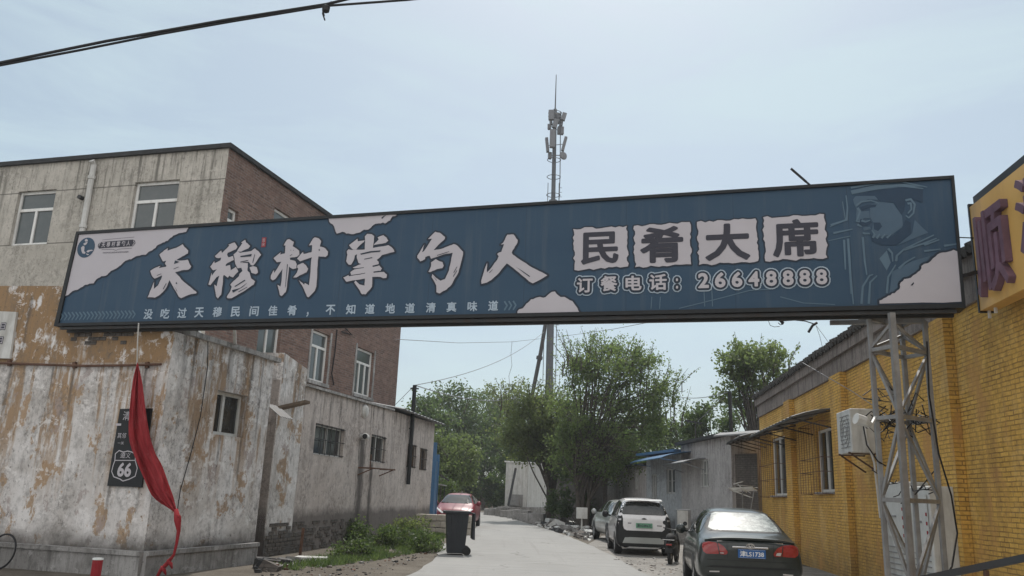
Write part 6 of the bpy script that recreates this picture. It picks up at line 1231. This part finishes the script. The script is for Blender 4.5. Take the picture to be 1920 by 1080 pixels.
def tree(name, lab, base, crowns, th, leafm, seed, nl, ls, stems=1, tr=.16, group=None, tuft=.28, wild=0, cat='tree', upr=.35, shoots=()):
    """crowns: list of (centre, radii, number of clumps); leaves sit in tufts at the twig ends"""
    R = random.Random(seed); base = Vector(base); t_ = thing(name, lab, cat, base, group); wood = MB(); lf = MB()
    tot = sum(c[2] for c in crowns); trunks = []
    for k in range(stems):
        a = base+Vector((R.uniform(-.25, .25), R.uniform(-.25, .25), -.1))*(1 if stems > 1 else .0); top = a+Vector((R.uniform(-.5, .5)*(stems > 1), R.uniform(-.4, .4)*(stems > 1), th*R.uniform(.85, 1.1)))
        pts = [a.lerp(top, f)+Vector((R.gauss(0, .05), R.gauss(0, .05), 0))*(1 if 0 < f < 1 else 0) for f in (0, .25, .5, .75, 1)]
        wood.tube(pts, [tr*(1.25 if i == 0 else 1-.12*i) for i in range(5)], 8); trunks.append(pts)
    for cen, rad, nc in crowns:
        cen = Vector(cen)
        for i in range(nc):
            while True:
                d = Vector((R.uniform(-1, 1), R.uniform(-1, 1), R.uniform(-1, 1)))
                if .25 < d.length < 1 and (d.length > .55 or R.random() < .5): break
            cl_ = cen+Vector((d.x*rad[0], d.y*rad[1], d.z*rad[2])); tp_ = R.choice(trunks); st_ = tp_[R.choice((2, 3, 4, 4))]
            mid = st_.lerp(cl_, .5)+Vector((R.gauss(0, .2), R.gauss(0, .2), upr*(cl_-st_).length*.3)); br = [st_, st_.lerp(mid, .55)+Vector((R.gauss(0, .06), R.gauss(0, .06), 0)), mid, mid.lerp(cl_, .6)+Vector((0, 0, .08)), cl_]
            wood.tube(br, [tr*.42, tr*.34, tr*.24, tr*.15, tr*.07], 5, cap=False)
            rc = min(rad)*R.uniform(.28, .48); nt_ = R.randint(5, 9); per = max(1, int(nl/tot/nt_))
            for j in range(nt_):
                dv = Vector((R.gauss(0, 1), R.gauss(0, 1), R.gauss(.35, .9))).normalized(); e_ = cl_+dv*rc*R.uniform(.4, 1.35+wild)
                wood.tube([mid.lerp(cl_, R.uniform(.5, 1)), cl_.lerp(e_, .55)+Vector((0, 0, .05)), e_], [tr*.07, tr*.045, tr*.02], 3, cap=False)
                for q_ in range(per):
                    f = R.random()**.6; p = cl_.lerp(e_, .25+.8*f)+Vector((R.gauss(0, tuft), R.gauss(0, tuft), R.gauss(0, tuft*.8))); leafquad(lf, p, ls, R)
    for cen, rad, ns_ in shoots:                       # thin upright shoots that break the outline, sparsely leaved
        for i in range(ns_):
            a = Vector(cen)+Vector((R.uniform(-1, 1)*rad[0], R.uniform(-1, 1)*rad[1], R.uniform(-.4, .4)*rad[2])); b = a+Vector((R.gauss(.12, .22)+(a.x-cen[0])*.25, R.gauss(0, .2), R.uniform(.7, 1.7))); c_ = a.lerp(b, .5)+Vector((R.gauss(0, .06), R.gauss(0, .06), 0))
            wood.tube([a-Vector((0, 0, .5)), a, c_, b], [.03, .022, .015, .007], 4, cap=False)
            for q_ in range(26): f = R.random(); p = (a.lerp(c_, f*2) if f < .5 else c_.lerp(b, f*2-1))+Vector((R.gauss(0, .09), R.gauss(0, .09), R.gauss(0, .06))); leafquad(lf, p, ls*.75, R)
    wood.build('trunk', M['bark'], t_); lf.build('crown', leafm, t_); return t_
def Q(x, y, Y): return P(x, y, Y)
g0 = lambda x, Y: Vector((P(x, 900, Y).x, Y, 0))
tree('tall_tree', 'tall airy tree with feathery upright twigs beside the right edge of the lane', g0(1092, 44), [(Q(1130, 800, 44), (2.9, 2.4, 2.6), 34), (Q(1150, 715, 44), (2.6, 2.0, 2.0), 30), (Q(1220, 760, 44), (1.5, 1.5, 1.9), 14), (Q(1105, 850, 44), (2.0, 1.8, 1.6), 12)], 3.2, M['leafA'], 1, 24000, .155, 4, .15, tuft=.20, wild=.7, upr=.9, shoots=[(Q(1135, 680, 44), (2.4, 1.5, 1.2), 44), (Q(1215, 730, 44), (1.7, 1.2, 1.6), 34), (Q(1245, 780, 44), (.9, .9, 1.5), 16), (Q(1085, 690, 44), (.9, .9, 1.2), 12)])
tree('olive_tree', 'bushy olive green tree left of the tall tree, in front of the telecom mast', g0(1030, 49), [(Q(1010, 800, 49), (2.2, 2, 1.75), 26), (Q(1045, 790, 49), (1.9, 1.8, 2.0), 18), (Q(985, 800, 49), (1.6, 1.5, 1.6), 12)], 2.6, M['leafB'], 2, 14000, .18, 3, .13, tuft=.24, wild=.5, upr=.7, shoots=[(Q(1000, 760, 49), (2.2, 1.4, .9), 26), (Q(1045, 740, 49), (1.2, 1, .9), 14)])
tree('shade_tree', 'tree with low drooping branches over the rubble beside the lane houses', g0(1108, 47), [(Q(1092, 872, 47), (1.5, 1.5, 1.4), 14), (Q(1145, 842, 47), (1.6, 1.4, 1.0), 14)], 2.2, M['leafC'], 3, 7000, .2, 2, .13, tuft=.28)
tree('pale_tree', 'pale leafy tree rising above the roof of the yellow building', g0(1425, 40), [(Q(1425, 700, 40), (1.8, 1.6, 1.5), 26), (Q(1385, 690, 40), (.9, 1, .7), 7), (Q(1440, 670, 40), (1.0, 1, .7), 9), (Q(1400, 765, 40), (1.5, 1.2, 1.0), 12)], 4.2, M['leafD'], 4, 8200, .18, 1, .13, tuft=.15, wild=.45, upr=.4, shoots=[(Q(1425, 680, 40), (1.4, 1, .7), 5)])
tree('roof_tree', 'small dark tree showing above the grey lane house', g0(1345, 46), [(Q(1345, 790, 46), (1.6, 1.3, 1.0), 14), (Q(1300, 800, 46), (1.0, 1, .7), 7)], 3.5, M['leafC'], 5, 3600, .18, 1, .1, tuft=.2)
dk = [(800, 815, 66, (2.2, 2, 2.6), 'dark leafy tree just past the far corner of the annex', 'leafC'), (850, 790, 78, (3.0, 2.4, 3.2), 'round crowned tree behind the red hatchback, its top highest on the left', 'leafC'), (905, 800, 84, (3.2, 2.6, 3.4), 'broad dark tree closing the end of the lane', 'leafC'), (950, 780, 90, (3.6, 2.8, 4.0), 'tall hazy tree beyond the container cabin', 'leafB'), (845, 855, 56, (1.6, 1.5, 1.5), 'sunlit yellow green tree beside the canopy at the annex end', 'leafD')]
for i, (x, y, Y, rd, lb, lm) in enumerate(dk):
    c = Q(x, y, Y); tree('leafy_tree', lb, g0(x, Y), [(c, rd, 30), (c-Vector((0, 0, rd[2]*.95)), (rd[0]*1.05, rd[1], rd[2]*.75), 18)], max(1.5, c.z-rd[2]), M[lm], 20+i, 7600, .30 if Y > 60 else .2, 2, .16, 'trees at the end of the lane', tuft=.36 if Y > 60 else .24)
tree('leafy_tree', 'bushy tree behind the white container cabin', g0(985, 72), [(Q(985, 840, 72), (3.4, 2.5, 3.2), 30), (Q(1010, 880, 72), (3.0, 2, 2), 14)], 2.5, M['leafC'], 31, 8000, .3, 2, .16, 'trees at the end of the lane', tuft=.36)
tree('leafy_tree', 'wide dark tree behind the tall roadside tree', g0(1110, 70), [(Q(1110, 850, 70), (4.2, 2.5, 3.0), 34), (Q(1180, 860, 70), (3.4, 2.2, 2.4), 18)], 2.5, M['leafC'], 32, 9000, .3, 2, .16, 'trees at the end of the lane', tuft=.36)
tree('leafy_tree', 'dark tree behind the low lane houses, right of the tall roadside tree', g0(1215, 62), [(Q(1215, 840, 62), (3.0, 2, 2.0), 24), (Q(1262, 832, 62), (2.2, 1.6, 1.4), 14)], 2.5, M['leafC'], 33, 6500, .26, 2, .14, 'trees at the end of the lane', tuft=.3)
tree('hedge_bush', 'dark low bush under the trees at the far bend of the lane', g0(905, 86), [(Q(900, 925, 86), (4.5, 1.6, 1.3), 26)], .6, M['leafC'], 40, 5200, .3, 3, .06, 'bushes at the end of the lane', tuft=.3, cat='bush')
tree('hedge_bush', 'dark bush between the container cabin and the lane bend', g0(952, 80), [(Q(955, 925, 80), (3.2, 1.4, 1.4), 18)], .6, M['leafC'], 41, 3600, .3, 3, .06, 'bushes at the end of the lane', tuft=.3, cat='bush')
tree('hedge_bush', 'shrub growing behind the red hatchback by the blue gate', g0(822, 48), [(Q(824, 930, 48), (.9, .8, .9), 12)], .4, M['weed'], 42, 2600, .14, 3, .04, 'bushes at the end of the lane', tuft=.16, cat='bush')
tree('hedge_bush', 'dark bush at the foot of the tall roadside tree', g0(1075, 46), [(Q(1075, 950, 46), (1.6, .9, .7), 14)], .4, M['leafC'], 43, 2600, .16, 3, .04, 'bushes at the end of the lane', tuft=.18, cat='bush')
# weeds along the annex foot
for i, (x, y, rx, rz_, nl, lb) in enumerate(((690, 1008, .7, .34, 2300, 'tall green weed clump against the damp annex wall below the bracket'), (735, 1012, .8, .26, 2400, 'spreading green weeds in the middle of the annex foot'), (770, 1006, .7, .40, 2100, 'brownish tall weeds near the far end of the annex'), (648, 1030, .55, .17, 1500, 'low weed patch nearest the stained building'), (790, 1020, .6, .25, 1500, 'low grassy weeds behind the wheelie bin'))):
    q = G(x, y+14); tree('weed_clump', lb, (q.x, q.y, 0), [(q+Vector((0, 0, rz_*.8)), (rx, .45, rz_), 16)], .15, M['weed'] if i != 2 else M['leafB'], 60+i, nl, .075, 4, .012, 'weeds along the annex foot', tuft=.1, cat='weeds', upr=.6, wild=.3)
# grass, litter and rubble as stuff
def inpoly(x, y, p):
    c = False
    for i in range(len(p)):
        a, b = p[i], p[i-1]
        if (a.y > y) != (b.y > y) and x < (b.x-a.x)*(y-a.y)/(b.y-a.y)+a.x: c = not c
    return c
R = random.Random(5); m = MB(); vg = [G(*q) for q in ((500, 1066), (640, 1040), (800, 1003), (835, 1002), (824, 1030), (700, 1052), (560, 1070))]
n_ = 0
while n_ < 11000:
    x = R.uniform(-5.5, -1.5); y = R.uniform(15, 31)
    if not inpoly(x, y, vg) or mnoise.noise(Vector((x*1.3, y*1.3, 2))) < -.25+R.uniform(0, .3): continue
    n_ += 1; h_ = R.uniform(.04, .15); a = R.random()*6.28; o = len(m.v); dx, dy = cos(a)*.012, sin(a)*.012; m.v += [Vector((x-dx, y-dy, 0)), Vector((x+dx, y+dy, 0)), Vector((x+R.gauss(0, .05), y+R.gauss(0, .05), h_))]; m.f.append([o, o+1, o+2]); m.mi.append(0)
tag(m.build('grass', M['weed'], org=Z0), kind='stuff', label='short grass and seedlings on the bare earth verge', cat='grass')
def stones(name, lab, regs, mats, seed):
    R = random.Random(seed); m = MB()
    for poly, n_, s0, s1 in regs:
        pp = [G(*q) for q in poly]; xs = [p.x for p in pp]; ys = [p.y for p in pp]; k = 0; tries = 0
        while k < n_ and tries < 200000:
            tries += 1; x = R.uniform(min(xs), max(xs)); y = R.uniform(min(ys), max(ys))
            if not inpoly(x, y, pp): continue
            k += 1; s_ = R.uniform(s0, s1)*(1 if R.random() < .85 else 1.8); M_ = Matrix.Rotation(R.random()*6.28, 3, 'Z') @ Matrix.Rotation(R.uniform(-.5, .5), 3, 'X')
            vs = [Vector((a*R.uniform(.6, 1.1), b*R.uniform(.5, 1), c*R.uniform(.3, .75)))*s_ for c in (-1, 1) for a, b in ((-1, -1), (1, -1), (1, 1), (-1, 1))]
            m.hexa([Vector((x, y, s_*.18))+M_ @ v_ for v_ in vs], R.randrange(len(mats)))
    return tag(m.build(name, mats, org=Z0), lab, name.replace('_', ' '), kind='stuff')
stones('rubble', 'broken concrete and stones heaped along the right edge of the lane', [(((1000, 984), (1062, 1003), (1112, 1018), (1125, 998), (1070, 978), (1020, 974)), 620, .04, .12), (((1020, 984), (1060, 996), (1080, 985), (1040, 976)), 90, .09, .22)], [M['concrete'], M['brickG'], M['offwhite'], M['tar']], 8)
stones('litter', 'scattered stones and scraps on the earth by the left buildings', [(((480, 1068), (640, 1045), (800, 1015), (826, 1030), (720, 1078), (480, 1085)), 340, .010, .028), (((478, 1064), (520, 1058), (560, 1056), (530, 1068), (480, 1075)), 60, .04, .11), (((1140, 1045), (1210, 1079), (1290, 1079), (1260, 1050)), 160, .01, .03)], [M['concrete'], M['brickG'], M['rust'], M['tar']], 9)
q = G(583, 1052); t = MB(); t.hexa([q+Vector((a*.32, b*.2, z)) for z in (.0, .09) for a, b in ((-1, -1), (1, -.7), (1, 1), (-1, .8))]); tag(t.build('concrete_slab', M['offwhite'], bevel=.02), 'pale broken slab lying on the earth by the annex', 'slab')
q = G(562, 1045); t = MB(); t.bar(q, q+Vector((.02, 0, .62)), .06, .03); tag(t.build('stake', M['rust']), 'short rusty stake standing in front of the bare brick annex base', 'stake')
q = G(505, 1062); t = MB(); R = random.Random(2)
for k in range(7): a = q+Vector((R.uniform(-.25, .3), R.uniform(-.15, .15), .07)); t.hexa([a+Vector((x*R.uniform(.08, .2), y*R.uniform(.06, .14), z*R.uniform(.04, .1))) for z in (-1, 1) for x, y in ((-1, -1), (1, -1), (1, 1), (-1, 1))])
tag(t.build('rubbish_heap', M['darkmetal'], bevel=.02), 'small heap of dark rubbish in the gap beside the stained building', 'rubbish')

# ---------------------------------------------------------------- spring haze over the lane
m = MB(); m.hexa([(-160, -60, -1), (160, -60, -1), (160, 170, -1), (-160, 170, -1), (-160, -60, 41), (160, -60, 41), (160, 170, 41), (-160, 170, 41)])
hm = bpy.data.materials.new('haze'); hm.use_nodes = True; ht = hm.node_tree; ht.nodes.clear(); hv = ht.nodes.new('ShaderNodeVolumePrincipled'); ho = ht.nodes.new('ShaderNodeOutputMaterial'); ht.links.new(hv.outputs[0], ho.inputs['Volume'])
hv.inputs['Color'].default_value = (.86, .90, .94, 1); hv.inputs['Density'].default_value = .0007; hv.inputs['Anisotropy'].default_value = .2
tag(m.build('haze', hm, org=Z0), 'faint pale spring haze over the lane', 'haze', kind='stuff')
